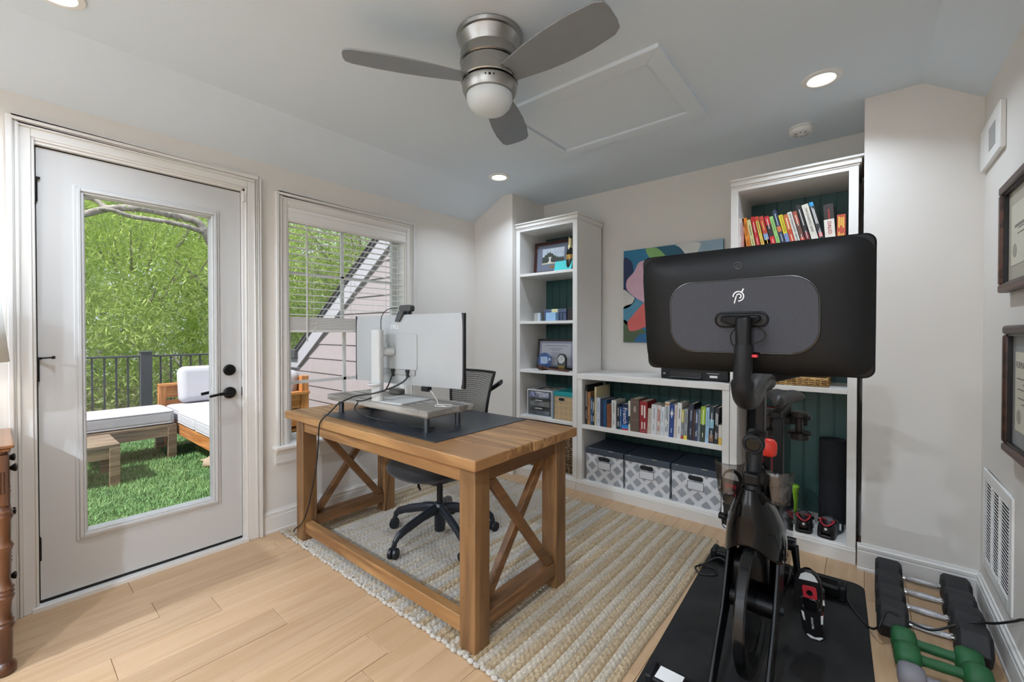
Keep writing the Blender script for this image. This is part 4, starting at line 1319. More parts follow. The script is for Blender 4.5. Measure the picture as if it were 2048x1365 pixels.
def roll(label, x, y, r, h, c):
    t = thing('exercise_mat', label, 'exercise mat', (x, y, 0.09))
    m = MB()
    pts_ = []
    n_ = 90
    for i in range(n_):
        a = i / n_ * 5.2 * 2 * PI
        rr = 0.012 + (r - 0.012) * i / n_
        pts_.append((x + rr * math.cos(a), y + rr * math.sin(a)))
    for i in range(n_ - 1):
        (ax, ay), (bx, by) = pts_[i], pts_[i + 1]
        m.add([(ax, ay, 0.0905), (bx, by, 0.0905), (bx, by, 0.0905 + h), (ax, ay, 0.0905 + h)], [(0, 1, 2, 3)])
    o_ = ob('rolled_sheet', m, mat('mat_' + c.strip('#'), c, 0.75, var=0.1), t, smooth=60)
    md = o_.modifiers.new('thickness', 'SOLIDIFY')
    md.thickness = 0.006
    for zz_ in (0.3, 0.72):
        ob('strap', MB().tube([(x + (r + 0.003) * math.cos(2 * PI * i / 24), y + (r + 0.003) * math.sin(2 * PI * i / 24), 0.09 + h * zz_) for i in range(24)], 0.004, n=5, closed=True), M_BLACK, t)


roll('dark red rolled exercise mat standing in the right bookcase', -0.465, 3.20, 0.052, 0.66, '#8a1f2c')
roll('black rolled exercise mat beside the dark red one', -0.560, 3.20, 0.040, 0.68, '#17181b')
gt = thing('green_tumbler', 'lime green tapered tumbler on the floor of the right bookcase', 'tumbler', (-0.34, 3.10, 0.09))
ob('cup', MB().lathe([(0.026, 0), (0.028, 0.004), (0.038, 0.20), (0.040, 0.205), (0.036, 0.205), (0.026, 0.01)], T(-0.34, 3.10, 0.0905), n=28), mat('lime_plastic', '#8ec43c', 0.4), gt, smooth=40)
ob('lid', MB().lathe([(0.041, 0.203), (0.041, 0.212), (0.034, 0.218), (0.006, 0.219)], T(-0.34, 3.10, 0.0905), n=28), mat('lime_plastic', '#8ec43c', 0.4), gt, smooth=40)

# ================================================================== RUG
RUG = (-2.775, -0.655, 1.125, 2.70)
rug = thing('woven_rug', 'chunky braided jute rug in cream and tan stripes under the desk', 'rug', ((RUG[0] + RUG[1]) / 2, (RUG[2] + RUG[3]) / 2, 0))
M_RUGS = [mat('rug_cream', '#d2c6b3', 0.95, color2='#b8a88f', vscale=70, bump=0.8, bscale=220, sheen=0.3, rnd=0.05),
          mat('rug_tan', '#c6af8a', 0.95, color2='#a58a63', vscale=70, bump=0.8, bscale=220, sheen=0.3, rnd=0.06),
          mat('rug_ivory', '#d8d1c5', 0.95, color2='#bbb0a1', vscale=90, bump=0.9, bscale=260, sheen=0.3, rnd=0.04)]
rw = 0.0375
L_ = RUG[3] - RUG[2]


def braid(seed, wob):
    """one flat braid: two rows of slanted overlapping lobes"""
    rr = random.Random(seed)
    nl, nw = 190, 6
    ph = rr.uniform(0, 6)

    def fn(u, v):
        y = v * L_
        s = (u - 0.5) * 2
        lob = abs(math.sin(PI * (y / 0.027 + 0.55 * abs(s)) + ph + (0 if s < 0 else PI / 2)))
        prof = math.sqrt(max(0.0, 1 - (abs(s)) ** 3))
        seam = 1 - 0.35 * math.exp(-(s / 0.16) ** 2)
        z = 0.002 + prof * seam * (0.008 + 0.009 * lob)
        edge = wob * math.sin(y * 9 + ph) * 0.002
        return (s * rw * 0.5 * (0.84 + 0.14 * lob) + edge, y, z)
    m = MB().grid(fn, nw, nl)
    return m.data('braid', 60)


br = [[braid(31 * k + i, 1.0) for i in range(3)] for k in range(3)]
for k in range(3):
    for me in br[k]:
        me.materials.append(M_RUGS[k])
rr = random.Random(11)
nrow = int((RUG[1] - RUG[0]) / rw)
for i in range(nrow):
    xc = RUG[0] + (i + 0.5) * (RUG[1] - RUG[0]) / nrow
    f = i / nrow
    if f < 0.10:
        k = 1 if i % 2 else 0
    elif f < 0.5:
        k = (2, 0, 2, 2, 0)[i % 5]
    elif f < 0.68:
        k = (0, 2, 1)[i % 3]
    else:
        k = (0, 1)[i % 2]
    inst('braid_row', br[k][rr.randrange(3)], rug, T(xc, RUG[2] + rr.uniform(-0.006, 0.006), 0.001) @ Matrix.Diagonal((1.0, 1, 1, 1)))
ob('backing', MB().box(RUG[0] + 0.01, RUG[1] - 0.01, RUG[2] + 0.01, RUG[3] - 0.01, 0.0005, 0.0042), mat('jute_backing', '#a98d66', 0.95, var=0.2, vscale=60), rug)
for yy, c_ in ((RUG[2], 2), (RUG[3], 1)):
    m = MB()
    n_ = int((RUG[1] - RUG[0]) / 0.03)
    for i in range(n_):
        xc = RUG[0] + (i + 0.5) * (RUG[1] - RUG[0]) / n_
        m.ball((xc, yy + 0.004 * math.sin(i * 1.7), 0.0085), 0.017, 0.012, 0.008, n=8, m=5)
    ob('edge_binding', m, M_RUGS[c_], rug, smooth=60, kind='stuff')
RZ0 = 0.012   # height of the rug pile

# ================================================================== DESK
dk = thing('wooden_desk', 'rustic pine desk with X shaped end braces on the rug', 'desk', (-1.87, 1.455, RZ0))
TX0, TX1, TY0, TY1 = -2.655, -1.078, 1.098, 1.812
nb = 4
for i in range(nb):
    y0 = TY0 + i * (TY1 - TY0) / nb
    y1 = TY0 + (i + 1) * (TY1 - TY0) / nb
    ob('top_board', MB().box(TX0 + 0.004 * (i % 2), TX1 - 0.003 * (i % 2), y0 + 0.0008, y1 - 0.0008, 0.727, 0.770), M_PINE, dk, bev=0.004, seg=2)
LW = 0.084
LX = ((-2.603, -2.603 + LW), (-1.206, -1.206 + LW))
LY = ((1.142, 1.142 + LW), (1.690, 1.690 + LW))
for x0, x1 in LX:
    for y0, y1 in LY:
        ob('leg', MB().box(x0, x1, y0, y1, RZ0, 0.726), M_PINEZ, dk, bev=0.004)
for y0, y1 in LY:
    ym = (y0 + y1) / 2
    ob('apron', MB().box(LX[0][1], LX[1][0], y0 + 0.008, y0 + 0.046, 0.655, 0.7265), M_PINE, dk, bev=0.002)
ob('stretcher', MB().box(LX[0][1], LX[1][0], LY[0][0] + 0.012, LY[0][0] + 0.055, 0.060, 0.122), M_PINE, dk, bev=0.003)
for x0, x1 in LX:
    ob('apron', MB().box(x0 + 0.010, x0 + 0.074, LY[0][1], LY[1][0], 0.655, 0.7265), M_PINEY, dk, bev=0.002)
    ob('side_stretcher', MB().box(x0 + 0.003, x0 + 0.081, LY[0][1], LY[1][0], 0.080, 0.140), M_PINEY, dk, bev=0.003)
    ya, yb, za, zb = LY[0][1], LY[1][0], 0.142, 0.653
    for k, (p, q) in enumerate((((ya, za), (yb, zb)), ((yb, za), (ya, zb)))):
        s_ = 1 if q[0] > p[0] else -1
        cw = 0.052
        # brace ends are cut level so that they sit on the stretcher and under the apron
        poly = [(p[0], p[1]), (p[0] + s_ * cw, p[1]), (q[0], q[1]), (q[0] - s_ * cw, q[1])]
        o0 = x0 + (0.012 if k == 0 else 0.042)
        M = Matrix(((0, 0, 1, 0), (1, 0, 0, 0), (0, 1, 0, 0), (0, 0, 0, 1)))
        ob('cross_brace', MB().prism(poly, o0, o0 + 0.030, M), M_PINEY, dk, bev=0.003)

# desk mat
dm = ob('desk_mat', MB().box(-2.345, -1.385, 1.175, 1.806, 0.7702, 0.7735), mat('black_leatherette', '#2a2d33', 0.42, var=0.08, vscale=20, bump=0.05, bscale=500), None, bev=0.001)
tag(dm, 'dark grey leather desk mat lying on the pine desk', 'desk mat')

# ------------------------------------------------------------------ monitor riser
M_GREYW = wood('grey_weathered', '#a39e97', '#5f5a54', axis='x', scale=1.2, rough=0.7, c3='#7d776f', knots=True, bump=0.3)
rs = thing('monitor_riser', 'grey weathered plank riser on pipe legs under the monitor', 'monitor stand', (-1.945, 1.375, 0.7737))
RX0, RX1, RY0, RY1 = -2.392, -1.498, 1.226, 1.518
ob('plank', MB().box(RX0, RX1, RY0, RY0 + 0.144, 0.852, 0.880), M_GREYW, rs, bev=0.002)
ob('plank', MB().box(RX0 + 0.003, RX1 - 0.002, RY0 + 0.1455, RY1, 0.852, 0.880), M_GREYW, rs, bev=0.002)
ob('edge_strip', MB().box(RX0 + 0.01, RX1 - 0.01, RY0 + 0.01, RY1 - 0.01, 0.846, 0.8525), M_GREYW, rs)
for xx in (-2.318, -1.560):
    for yy in (1.272, 1.468):
        m = MB().cyl((xx, yy, 0.7737), (xx, yy, 0.7765), 0.0185, n=20)
        m.cyl((xx, yy, 0.7765), (xx, yy, 0.847), 0.0135, n=20)
        ob('pipe_leg', m, mat('pipe_grey', '#5b6066', 0.35, metal=0.9), rs, smooth=35)

# ------------------------------------------------------------------ monitor (back towards the camera)
MZ = 0.8802
MC = Vector((-1.846, 1.368, 0))
ma = R(6.3)
MM = T(MC.x, MC.y, 0) @ RZ(ma)          # local x along the screen, local -y towards the camera
mo = thing('computer_monitor', 'wide white-backed computer monitor on a column stand', 'monitor', (MC.x, MC.y, MZ))
M_MON = mat('monitor_silver', '#a6a9aa', 0.35, var=0.02)
M_MONS = mat('stand_white', '#b9bbba', 0.35)
hw, zb, zt = 0.398, 0.966, 1.326


def shell(u, v):
    """gently domed back shell"""
    s, t = (u - 0.5) * 2, (v - 0.5) * 2
    dome = (1 - abs(s) ** 3.0) * (1 - 0.5 * abs(t) ** 4)
    return (s * hw, -0.006 - 0.034 * dome, zb + v * (zt - zb))


m = MB().grid(shell, 28, 14)
me = [(s * hw, -0.006 * 0 - 0.0, zb) for s in (-1, 1)]
ob('back_shell', m, M_MON, mo, smooth=60, M=MM)
ob('bezel', MB().box(-hw, hw, -0.008, 0.010, zb, zt), mat('bezel_black', '#121315', 0.4), mo, bev=0.002, M=MM)
ob('screen', MB().box(-hw + 0.008, hw - 0.008, 0.0101, 0.0108, zb + 0.012, zt - 0.008), M_BLACKG, mo, M=MM)
pc = MB().prism(rrect(-0.158, 0.125, 1.045, 1.228, 0.014), 0, 0.007, T(0, -0.036, 0) @ FACE_NY)
ob('rear_cover', pc, M_MON, mo, bev=0.0015, M=MM)
ob('port_recess', MB().box(-0.15, 0.11, -0.0425, -0.039, 1.018, 1.044), mat('recess_grey', '#8f9192', 0.5), mo, M=MM)
text('logo', 'DELL', 0.026, mat('logo_white', '#fbfbfb', 0.3), mo, MM @ T(-0.036, -0.0412, 1.262) @ FACE_NY, extrude=0.0008, shear=0.15)
nk = MB().cyl((-0.045, -0.042, 1.135), (-0.075, -0.105, 1.135), 0.022, n=16)
ob('arm_joint', nk, M_MONS, mo, smooth=40, M=MM)
col = MB().prism(rrect(-0.034, 0.034, -0.018, 0.018, 0.014), MZ + 0.004, 1.248, T(-0.078, -0.118, 0))
co = ob('column', col, M_MONS, mo, bev=0.003, M=MM)
ob('cable_clip', MB().tube([(-0.078 + 0.036 * math.cos(R(a)), -0.128 - 0.036 * math.sin(R(a)), 0.972) for a in range(0, 181, 15)], 0.006, n=8), M_MONS, co, smooth=50, M=MM)
ob('base_plate', MB().prism(rrect(-0.115, 0.105, -0.130, 0.075, 0.012), MZ, MZ + 0.0085), M_MONS, mo, bev=0.002, M=MM)

wc = thing('webcam', 'small dark grey webcam clipped on top of the monitor', 'webcam', (-1.84, 1.37, 1.326))
M_WEB = mat('webcam_grey', '#3b3d3f', 0.45)
ob('body', MB().prism(rrect(-0.046, 0.036, -0.016, 0.018, 0.012), 0, 0.034, T(0.02, 0.012, 1.358) @ FACE_NY), M_WEB, wc, bev=0.003, M=MM)
ob('clip', MB().add([(-0.018, -0.036, 1.344), (0.022, -0.036, 1.344), (-0.002, -0.044, 1.290), (-0.036, -0.044, 1.290), (-0.018, -0.012, 1.344), (0.022, -0.012, 1.344), (-0.002, -0.037, 1.290), (-0.036, -0.037, 1.290)],
                    [(0, 1, 2, 3), (4, 7, 6, 5), (0, 4, 5, 1), (1, 5, 6, 2), (2, 6, 7, 3), (3, 7, 4, 0)]), M_WEB, wc, bev=0.002, M=MM)
ob('hook', MB().box(-0.018, 0.03, -0.012, 0.016, 1.3265, 1.345), M_WEB, wc, bev=0.002, M=MM)

M_CABLE = mat('black_cable', '#111214', 0.5)


def cable(label, pts, r, m=None, k=8, rel=None):
    q = catmull(pts, k)
    if rel is not None:
        q = [rel @ p for p in q]
    o_ = ob('cable', MB().tube(q, r, n=8), m or M_CABLE, None, smooth=60)
    return tag(o_, label, 'cable')


cable('thin black webcam cable curving down behind the monitor', [(-0.030, -0.024, 1.362), (-0.07, -0.06, 1.352), (-0.098, -0.075, 1.31), (-0.108, -0.070, 1.22), (-0.135, -0.060, 1.12), (-0.150, -0.052, 1.09), (-0.13, -0.055, 1.045)], 0.0022, rel=MM)
c1 = cable('thick black power cable drooping from the monitor over the desk edge to the floor', [(0.062, -0.046, 1.036), (0.060, -0.052, 1.00), (0.02, -0.085, 0.965), (-0.05, -0.155, 0.932), (-0.16, -0.19, 0.912), (-0.27, -0.205, 0.868)], 0.0042, rel=MM)
c1['label'] = 'thick black power cable looping from the monitor across the riser'
cable('black cable hanging over the desk front down to the left rear leg', [(-2.105, 1.145, 0.872), (-2.16, 1.115, 0.812), (-2.195, 1.094, 0.775), (-2.215, 1.089, 0.735), (-2.25, 1.10, 0.62), (-2.29, 1.108, 0.50), (-2.33, 1.110, 0.40), (-2.40, 1.118, 0.26), (-2.47, 1.122, 0.16), (-2.53, 1.128, 0.11), (-2.60, 1.132, 0.07), (-2.66, 1.15, 0.028)], 0.0038)
cable('black video cable from the monitor port down onto the desk mat', [(-0.045, -0.046, 1.036), (-0.052, -0.056, 0.99), (-0.08, -0.075, 0.93), (-0.115, -0.16, 0.893), (-0.17, -0.175, 0.885)], 0.0035, rel=MM)
cable('black cable lying in a curve on the desk mat under the riser', [(-2.03, 1.205, 0.872), (-2.045, 1.196, 0.83), (-1.97, 1.225, 0.800), (-1.84, 1.265, 0.784), (-1.72, 1.285, 0.779), (-1.62, 1.31, 0.779), (-1.585, 1.34, 0.779)], 0.0036)
for xx, nm in ((0.062, 'power plug of the monitor with a ribbed black grip'), (-0.045, 'slim black video plug in the monitor port')):
    pl = ob('cable_plug', MB().box(xx - 0.011, xx + 0.011, -0.052, -0.036, 1.030, 1.046).box(xx - 0.007, xx + 0.007, -0.051, -0.040, 1.008, 1.030), M_CABLE, None, bev=0.002, M=MM)
    tag(pl, nm, 'plug')
ad_ = ob('usb_adapter', MB().box(0.14, 0.185, -0.03, 0.0, 0.941, 0.9655), M_BLACK, None, bev=0.002, M=MM)
tag(ad_, 'small black adapter under the lower edge of the monitor', 'adapter')
cable('thin white earphone cord on the right end of the riser', [(0.19, -0.015, 0.948), (0.215, -0.02, 0.93), (0.235, -0.015, 0.90), (0.25, -0.02, 0.8835), (0.30, 0.01, 0.8825), (0.33, -0.03, 0.8825), (0.27, -0.06, 0.8825), (0.24, -0.02, 0.8825), (0.32, -0.045, 0.8835)], 0.0018, mat('earphone_white', '#d8d6d0', 0.5), rel=MM)
hb = ob('headphone_case', MB().prism(rrect(-0.055, 0.055, -0.03, 0.03, 0.028), 0, 0.030, T(-2.085, 1.482, 0.8803)), mat('case_grey', '#6b6862', 0.5, var=0.1), None, bev=0.008, seg=3)
tag(hb, 'rounded grey case on the far edge of the riser behind the monitor', 'case')
ms = thing('leather_tray', 'dark brown leather catch-all tray on the far left of the desk', 'tray', (-2.44, 1.62, 0.7702))
ob('dish', MB().lathe([(0.05, 0.0), (0.085, 0.008), (0.115, 0.030), (0.118, 0.031), (0.110, 0.025), (0.082, 0.012), (0.05, 0.006)], T(-2.40, 1.53, 0.7703) @ Matrix.Diagonal((1.25, 0.7, 1, 1)), n=32), mat('brown_leather', '#4a362c', 0.5, var=0.15), ms, smooth=50)
ob('contents', MB().prism(rrect(-0.07, 0.06, -0.03, 0.03, 0.012), 0, 0.012, T(-2.40, 1.53, 0.777)), mat('wallet_black', '#221d1b', 0.5), ms, bev=0.003)

cable('thin white cord on the floor along the window wall baseboard', [(-2.800, 1.90, 0.10), (-2.792, 1.93, 0.06), (-2.785, 1.97, 0.012), (-2.775, 2.06, 0.004), (-2.785, 2.18, 0.004), (-2.79, 2.35, 0.004)], 0.0025, mat('earphone_white', '#d8d6d0', 0.5))

# ================================================================== OFFICE CHAIR
CX, CY = -1.952, 1.690
ch = thing('office_chair', 'black swivel office chair with mesh back tucked under the desk', 'office chair', (CX, CY, RZ0))
M_CH = mat('chair_black', '#17191d', 0.42, var=0.1)
M_CHB = mat('chair_base', '#20242b', 0.36)
M_SEAT = mat('seat_fabric', '#14161b', 0.9, bump=0.4, bscale=700, sheen=0.2)
for k in range(5):
    a = R(-90 + 72 * k)
    dx_, dy_ = math.cos(a), math.sin(a)

    def P_(r_, z_):
        return (CX + dx_ * r_, CY + dy_ * r_, z_)
    sp_ = ob('base_spoke', MB().tube(catmull([P_(0.02, 0.190), P_(0.10, 0.180), P_(0.22, 0.150), P_(0.29, 0.125), P_(0.315, 0.100), P_(0.320, 0.075)], 4), [0.030] * 5 + [0.026] * 4 + [0.023] * 4 + [0.018] * 4 + [0.014] * 4, n=10, sx=0.75, up=(0, 0, 1)), M_CHB, ch, smooth=60)
    cs = MB()
    tx, ty = -math.sin(a + 0.5), math.cos(a + 0.5)
    c0 = Vector(P_(0.327, RZ0 + 0.030))
    for s_ in (-1, 1):
        cs.lathe([(0.012, -0.011), (0.026, -0.011), (0.0295, -0.007), (0.0295, 0.007), (0.026, 0.011), (0.012, 0.011)], T(c0.x + tx * 0.014 * s_, c0.y + ty * 0.014 * s_, c0.z) @ Vector((tx, ty, 0)).to_track_quat('Z', 'Y').to_matrix().to_4x4(), n=18)
    cst = ob('caster', cs, M_CH, ch, smooth=40)
    ob('caster_stem', MB().cyl(c0 + Vector((0, 0, 0.005)), c0 + Vector((0, 0, 0.045)), 0.010, n=10), M_CHB, cst, smooth=40)
ob('hub', MB().lathe([(0.030, 0.055), (0.032, 0.06), (0.034, 0.19), (0.042, 0.205), (0.034, 0.220), (0.028, 0.222)], T(CX, CY, 0), n=24), M_CHB, ch, smooth=40)
ob('gas_column', MB().cyl((CX, CY, 0.21), (CX, CY, 0.37), 0.018, n=18), mat('column_grey', '#2b2c30', 0.3, metal=0.6), ch, smooth=40)
tp = MB()


def pan(u, v):
    s, t = (u - 0.5) * 2, v
    return (CX + s * (0.20 - 0.05 * (1 - t)), CY - 0.17 + 0.33 * t, 0.372 + 0.055 * abs(s) ** 2 + 0.03 * (1 - t))


ob('mechanism', MB().add([(CX - 0.11, CY - 0.13, 0.375), (CX + 0.11, CY - 0.13, 0.375), (CX + 0.13, CY + 0.17, 0.365), (CX - 0.13, CY + 0.17, 0.365),
                          (CX - 0.21, CY - 0.20, 0.430), (CX + 0.21, CY - 0.20, 0.430), (CX + 0.22, CY + 0.22, 0.430), (CX - 0.22, CY + 0.22, 0.430)],
                         [(3, 2, 1, 0), (4, 5, 6, 7), (0, 1, 5, 4), (1, 2, 6, 5), (2, 3, 7, 6), (3, 0, 4, 7)]), M_CH, ch, bev=0.015, seg=3)
ob('lever', MB().tube(catmull([(CX - 0.06, CY - 0.10, 0.385), (CX - 0.01, CY - 0.15, 0.362), (CX + 0.03, CY - 0.17, 0.352)], 4), 0.007, n=8), M_CH, ch, smooth=50)


def seatf(u, v):
    a = 2 * PI * u
    c_, s_ = math.cos(a), math.sin(a)
    e = 2.6
    rx = abs(c_) ** (2 / e) * (1 if c_ > 0 else -1)
    ry = abs(s_) ** (2 / e) * (1 if s_ > 0 else -1)
    prof = [(0.0, 0.425), (0.80, 0.425), (0.97, 0.436), (1.0, 0.452), (0.96, 0.470), (0.80, 0.478), (0.4, 0.474), (0.0, 0.472)]
    i = min(int(v * 7), 6)
    f_ = v * 7 - i
    r_ = prof[i][0] * (1 - f_) + prof[i + 1][0] * f_
    z_ = prof[i][1] * (1 - f_) + prof[i + 1][1] * f_
    drop = 0.022 * max(0, -ry * r_) ** 3
    return (CX - 0.025 + rx * r_ * 0.275, CY - 0.015 + ry * r_ * 0.255, z_ - drop)


ob('seat', MB().grid(seatf, 40, 14, cu=True), M_SEAT, ch, smooth=60)
# back: upright support, frame and woven strands
BXC, BYC_ = CX + 0.012, 1.925


def backp(u, v):
    s = (u - 0.5) * 2
    w_ = 0.140 + 0.050 * v
    return Vector((BXC + s * w_, BYC_ + 0.030 * (1 - s * s) + 0.03 * v - 0.02 * math.sin(v * PI), 0.640 + 0.350 * v))


ob('back_support', MB().tube(catmull([(CX, CY + 0.18, 0.40), (BXC, BYC_ + 0.03, 0.46), (BXC, BYC_ + 0.085, 0.60), (BXC, BYC_ + 0.09, 0.78), (BXC, BYC_ + 0.085, 0.93)], 5), 0.022, n=10, sx=2.0, up=(1, 0, 0)), M_CH, ch, smooth=60)
ob('support_wing', MB().tube(catmull([(BXC - 0.19, BYC_ + 0.05, 0.90), (BXC, BYC_ + 0.10, 0.84), (BXC + 0.225, BYC_ + 0.05, 0.93)], 8), 0.012, n=8, sx=1.8), M_CH, ch, smooth=60)
edge = [backp(i / 14, 0) for i in range(14)] + [backp(1, i / 14) for i in range(14)] + [backp(1 - i / 14, 1) for i in range(14)] + [backp(0, 1 - i / 14) for i in range(14)]
ob('back_frame', MB().tube(edge, 0.009, n=8, closed=True), M_CH, ch, smooth=60)
M_KNIT = mat('knit_light', '#d8d8d6', 0.8)
M_KNITD = mat('knit_dark', '#3a3d42', 0.85)
bk = MB().grid(lambda u, v: backp(u, v) + Vector((0, 0.004, 0)), 16, 12)
ob('back_membrane', bk, M_KNITD, ch, smooth=60)
sm_ = MB()
for i in range(1, 27):
    v0 = i / 27
    sm_.tube([backp(u_ / 16, min(1, max(0, v0 + 0.05 * math.cos((u_ / 16 - 0.5) * PI) - 0.03))) + Vector((0, -0.002, 0)) for u_ in range(17)], 0.0029, n=4)
for i in range(1, 30):
    u0 = i / 30
    sm_.tube([backp(min(1, max(0, u0 + 0.02 * math.sin(v_ / 8 * PI))), v_ / 8) + Vector((0, -0.002, 0)) for v_ in range(9)], 0.0023, n=4)
ob('woven_strands', sm_, M_KNIT, ch, kind='stuff')

# ================================================================== EXERCISE BIKE
fm = MB().prism(rrect(-0.335, 0.335, -0.78, 0.78, 0.05), 0.0005, 0.0065)
mt = ob('rubber_floor_mat', fm, mat('rubber_mat', '#1e1e1f', 0.85, color2='#2b2a28', spec=0.25, vscale=5, bump=0.3, bscale=350), None, bev=0.002, M=T(-0.296, 1.885, 0) @ RZ(R(2.4)))
tag(mt, 'black rubber floor mat under the exercise bike', 'floor mat')
BX = -0.292
Z0 = 0.0067
bike = thing('exercise_bike', 'black spin bike with a big touchscreen, its back to the camera', 'exercise bike', (BX, 1.95, Z0))
M_BK = mat('bike_black', '#0b0b0c', 0.36, spec=0.22, var=0.12, vscale=25)
M_BKG = mat('bike_gloss', '#050506', 0.06, spec=0.3)
M_SATIN = mat('bike_satin_grey', '#18191b', 0.42, spec=0.22, var=0.08)
M_RIM = mat('flywheel_metal', '#3b3c3e', 0.16, metal=0.9)
for nm, yc, x0, x1 in (('front_stabilizer', 1.432, -0.572, -0.012), ('rear_stabilizer', 2.462, -0.628, -0.056)):
    sb_ = ob(nm, MB().box(x0 + 0.02, x1 - 0.02, yc - 0.038, yc + 0.038, 0.022, 0.078), M_BK, bike, bev=0.012, seg=3)
    for xx in (x0, x1):
        s_ = 1 if xx == x0 else -1
        ob('end_cap', MB().box(min(xx, xx + s_ * 0.028), max(xx, xx + s_ * 0.028), yc - 0.041, yc + 0.041, 0.016, 0.082), M_SATIN, sb_, bev=0.008)
        ob('levelling_foot', MB().cyl((xx + s_ * 0.05, yc, Z0), (xx + s_ * 0.05, yc, 0.03), 0.018, n=14), M_BK, sb_)
    if yc < 2:
        ob('spec_sticker', MB().box(x0 + 0.035, x0 + 0.115, yc - 0.030, yc + 0.030, 0.0782, 0.0788), M_WHITE, sb_)
# flywheel between two fork plates
FC = (BX - 0.004, 1.690, 0.288)
fw = ob('flywheel', MB().lathe([(0.030, -0.014), (0.180, -0.006), (0.195, -0.017), (0.229, -0.017), (0.235, -0.012), (0.235, 0.012), (0.229, 0.017), (0.195, 0.017), (0.180, 0.006), (0.030, 0.014)], T(*FC) @ RY(R(90)), n=72), M_RIM, bike, smooth=35)
ob('flywheel_face', MB().lathe([(0.182, -0.0075), (0.182, 0.0075)], T(*FC) @ RY(R(90)), n=48), M_BK, fw)
ob('axle', MB().cyl((FC[0] - 0.07, FC[1], FC[2]), (FC[0] + 0.075, FC[1], FC[2]), 0.034, n=24), M_BK, fw, smooth=40)
for s_, xx in ((-1, BX - 0.084), (1, BX + 0.070)):
    pl = [(1.425, 0.075), (1.50, 0.075), (1.64, 0.20), (1.75, 0.30), (1.80, 0.42), (1.78, 0.52), (1.70, 0.50), (1.66, 0.40), (1.60, 0.28), (1.50, 0.17)]
    Mx = Matrix(((0, 0, 1, 0), (1, 0, 0, 0), (0, 1, 0, 0), (0, 0, 0, 1)))
    ob('fork_plate', MB().prism(pl, xx - 0.007, xx + 0.007, Mx), M_BK, bike, bev=0.004)
    ob('axle_nut', MB().cyl((xx + s_ * 0.007, FC[1], FC[2]), (xx + s_ * 0.018, FC[1], FC[2]), 0.014, n=6), M_SATIN, bike)
ob('magnet_housing', MB().prism(rrect(1.70, 1.86, 0.24, 0.42, 0.04), BX - 0.077, BX - 0.020, Mx), M_BK, bike, bev=0.008)
ob('lower_beam', MB().tube(catmull([(BX, 1.80, 0.20), (BX, 1.90, 0.17), (BX, 2.1, 0.13), (BX, 2.30, 0.09), (BX, 2.45, 0.06)], 5), 0.036, n=10, up=(1, 0, 0)), M_BK, bike, smooth=60)
gd = MB().prism([(1.72, 0.52), (1.70, 0.36), (1.76, 0.25), (1.90, 0.215), (2.08, 0.23), (2.19, 0.33), (2.22, 0.50), (2.14, 0.60), (1.90, 0.64), (1.78, 0.60)], BX - 0.052, BX + 0.060, Mx)
ob('belt_guard', gd, M_BKG, bike, bev=0.018, seg=3)
ob('seat_tube', MB().box(BX - 0.028, BX + 0.028, 2.155, 2.225, 0.09, 0.60), M_BK, bike, bev=0.006)
# glossy flywheel shroud: sections from neck to arch
secs = [(1.655, 0.700, 0.026, 0.032), (1.665, 0.680, 0.036, 0.048), (1.685, 0.650, 0.052, 0.078), (1.715, 0.610, 0.070, 0.115), (1.745, 0.555, 0.087, 0.145), (1.760, 0.495, 0.094, 0.162), (1.765, 0.440, 0.096, 0.170)]


def shr(u, v):
    k = min(int(v * 6), 5)
    f_ = v * 6 - k
    s0, s1 = secs[k], secs[k + 1]
    yc, zc, rx, ry = [s0[i] * (1 - f_) + s1[i] * f_ for i in range(4)]
    a = 2 * PI * u
    # front lower rim is lifted to an arch over the wheel
    lift = max(0, -math.sin(a)) ** 3 * max(0, v - 0.55) * 0.17
    c_, s_ = math.cos(a), math.sin(a)
    return (BX - 0.008 + rx * (abs(c_) ** 0.85) * (1 if c_ > 0 else -1), yc + ry * s_, zc + lift)


so_ = ob('shroud', MB().grid(shr, 40, 24, cu=True), M_BKG, bike, smooth=60)
md = so_.modifiers.new('thickness', 'SOLIDIFY')
md.thickness = 0.004
# neck, knob, bottle cages
ob('neck', MB().tube([(BX - 0.002, 1.650, 0.680), (BX, 1.662, 0.76), (BX + 0.004, 1.672, 0.84), (BX + 0.008, 1.68, 0.885)], [0.026, 0.022, 0.023, 0.026], n=20), M_SATIN, bike, smooth=60)
ob('collar', MB().lathe([(0.028, 0), (0.030, 0.004), (0.030, 0.016), (0.026, 0.02)], T(BX + 0.008, 1.68, 0.875), n=28), M_BK, bike, smooth=40)
kb = ob('clamp_knob', MB().lathe([(0.018, 0.0), (0.032, 0.004), (0.034, 0.012), (0.034, 0.022), (0.030, 0.030), (0.024, 0.031), (0.022, 0.026), (0.004, 0.026)], T(BX + 0.004, 1.652, 0.856) @ RX(R(90)), n=28), M_SATIN, bike, smooth=40)
ob('knob_face', MB().cyl((BX + 0.004, 1.628, 0.856), (BX + 0.004, 1.6255, 0.856), 0.021, n=24), M_BKG, kb)
ob('cage_bracket', MB().box(BX - 0.027, BX + 0.025, 1.618, 1.648, 0.715, 0.758), M_BK, bike, bev=0.008)
M_SMOKE = glass('smoked_plastic', (0.60, 0.58, 0.57), gloss=0.10, rough=0.05)
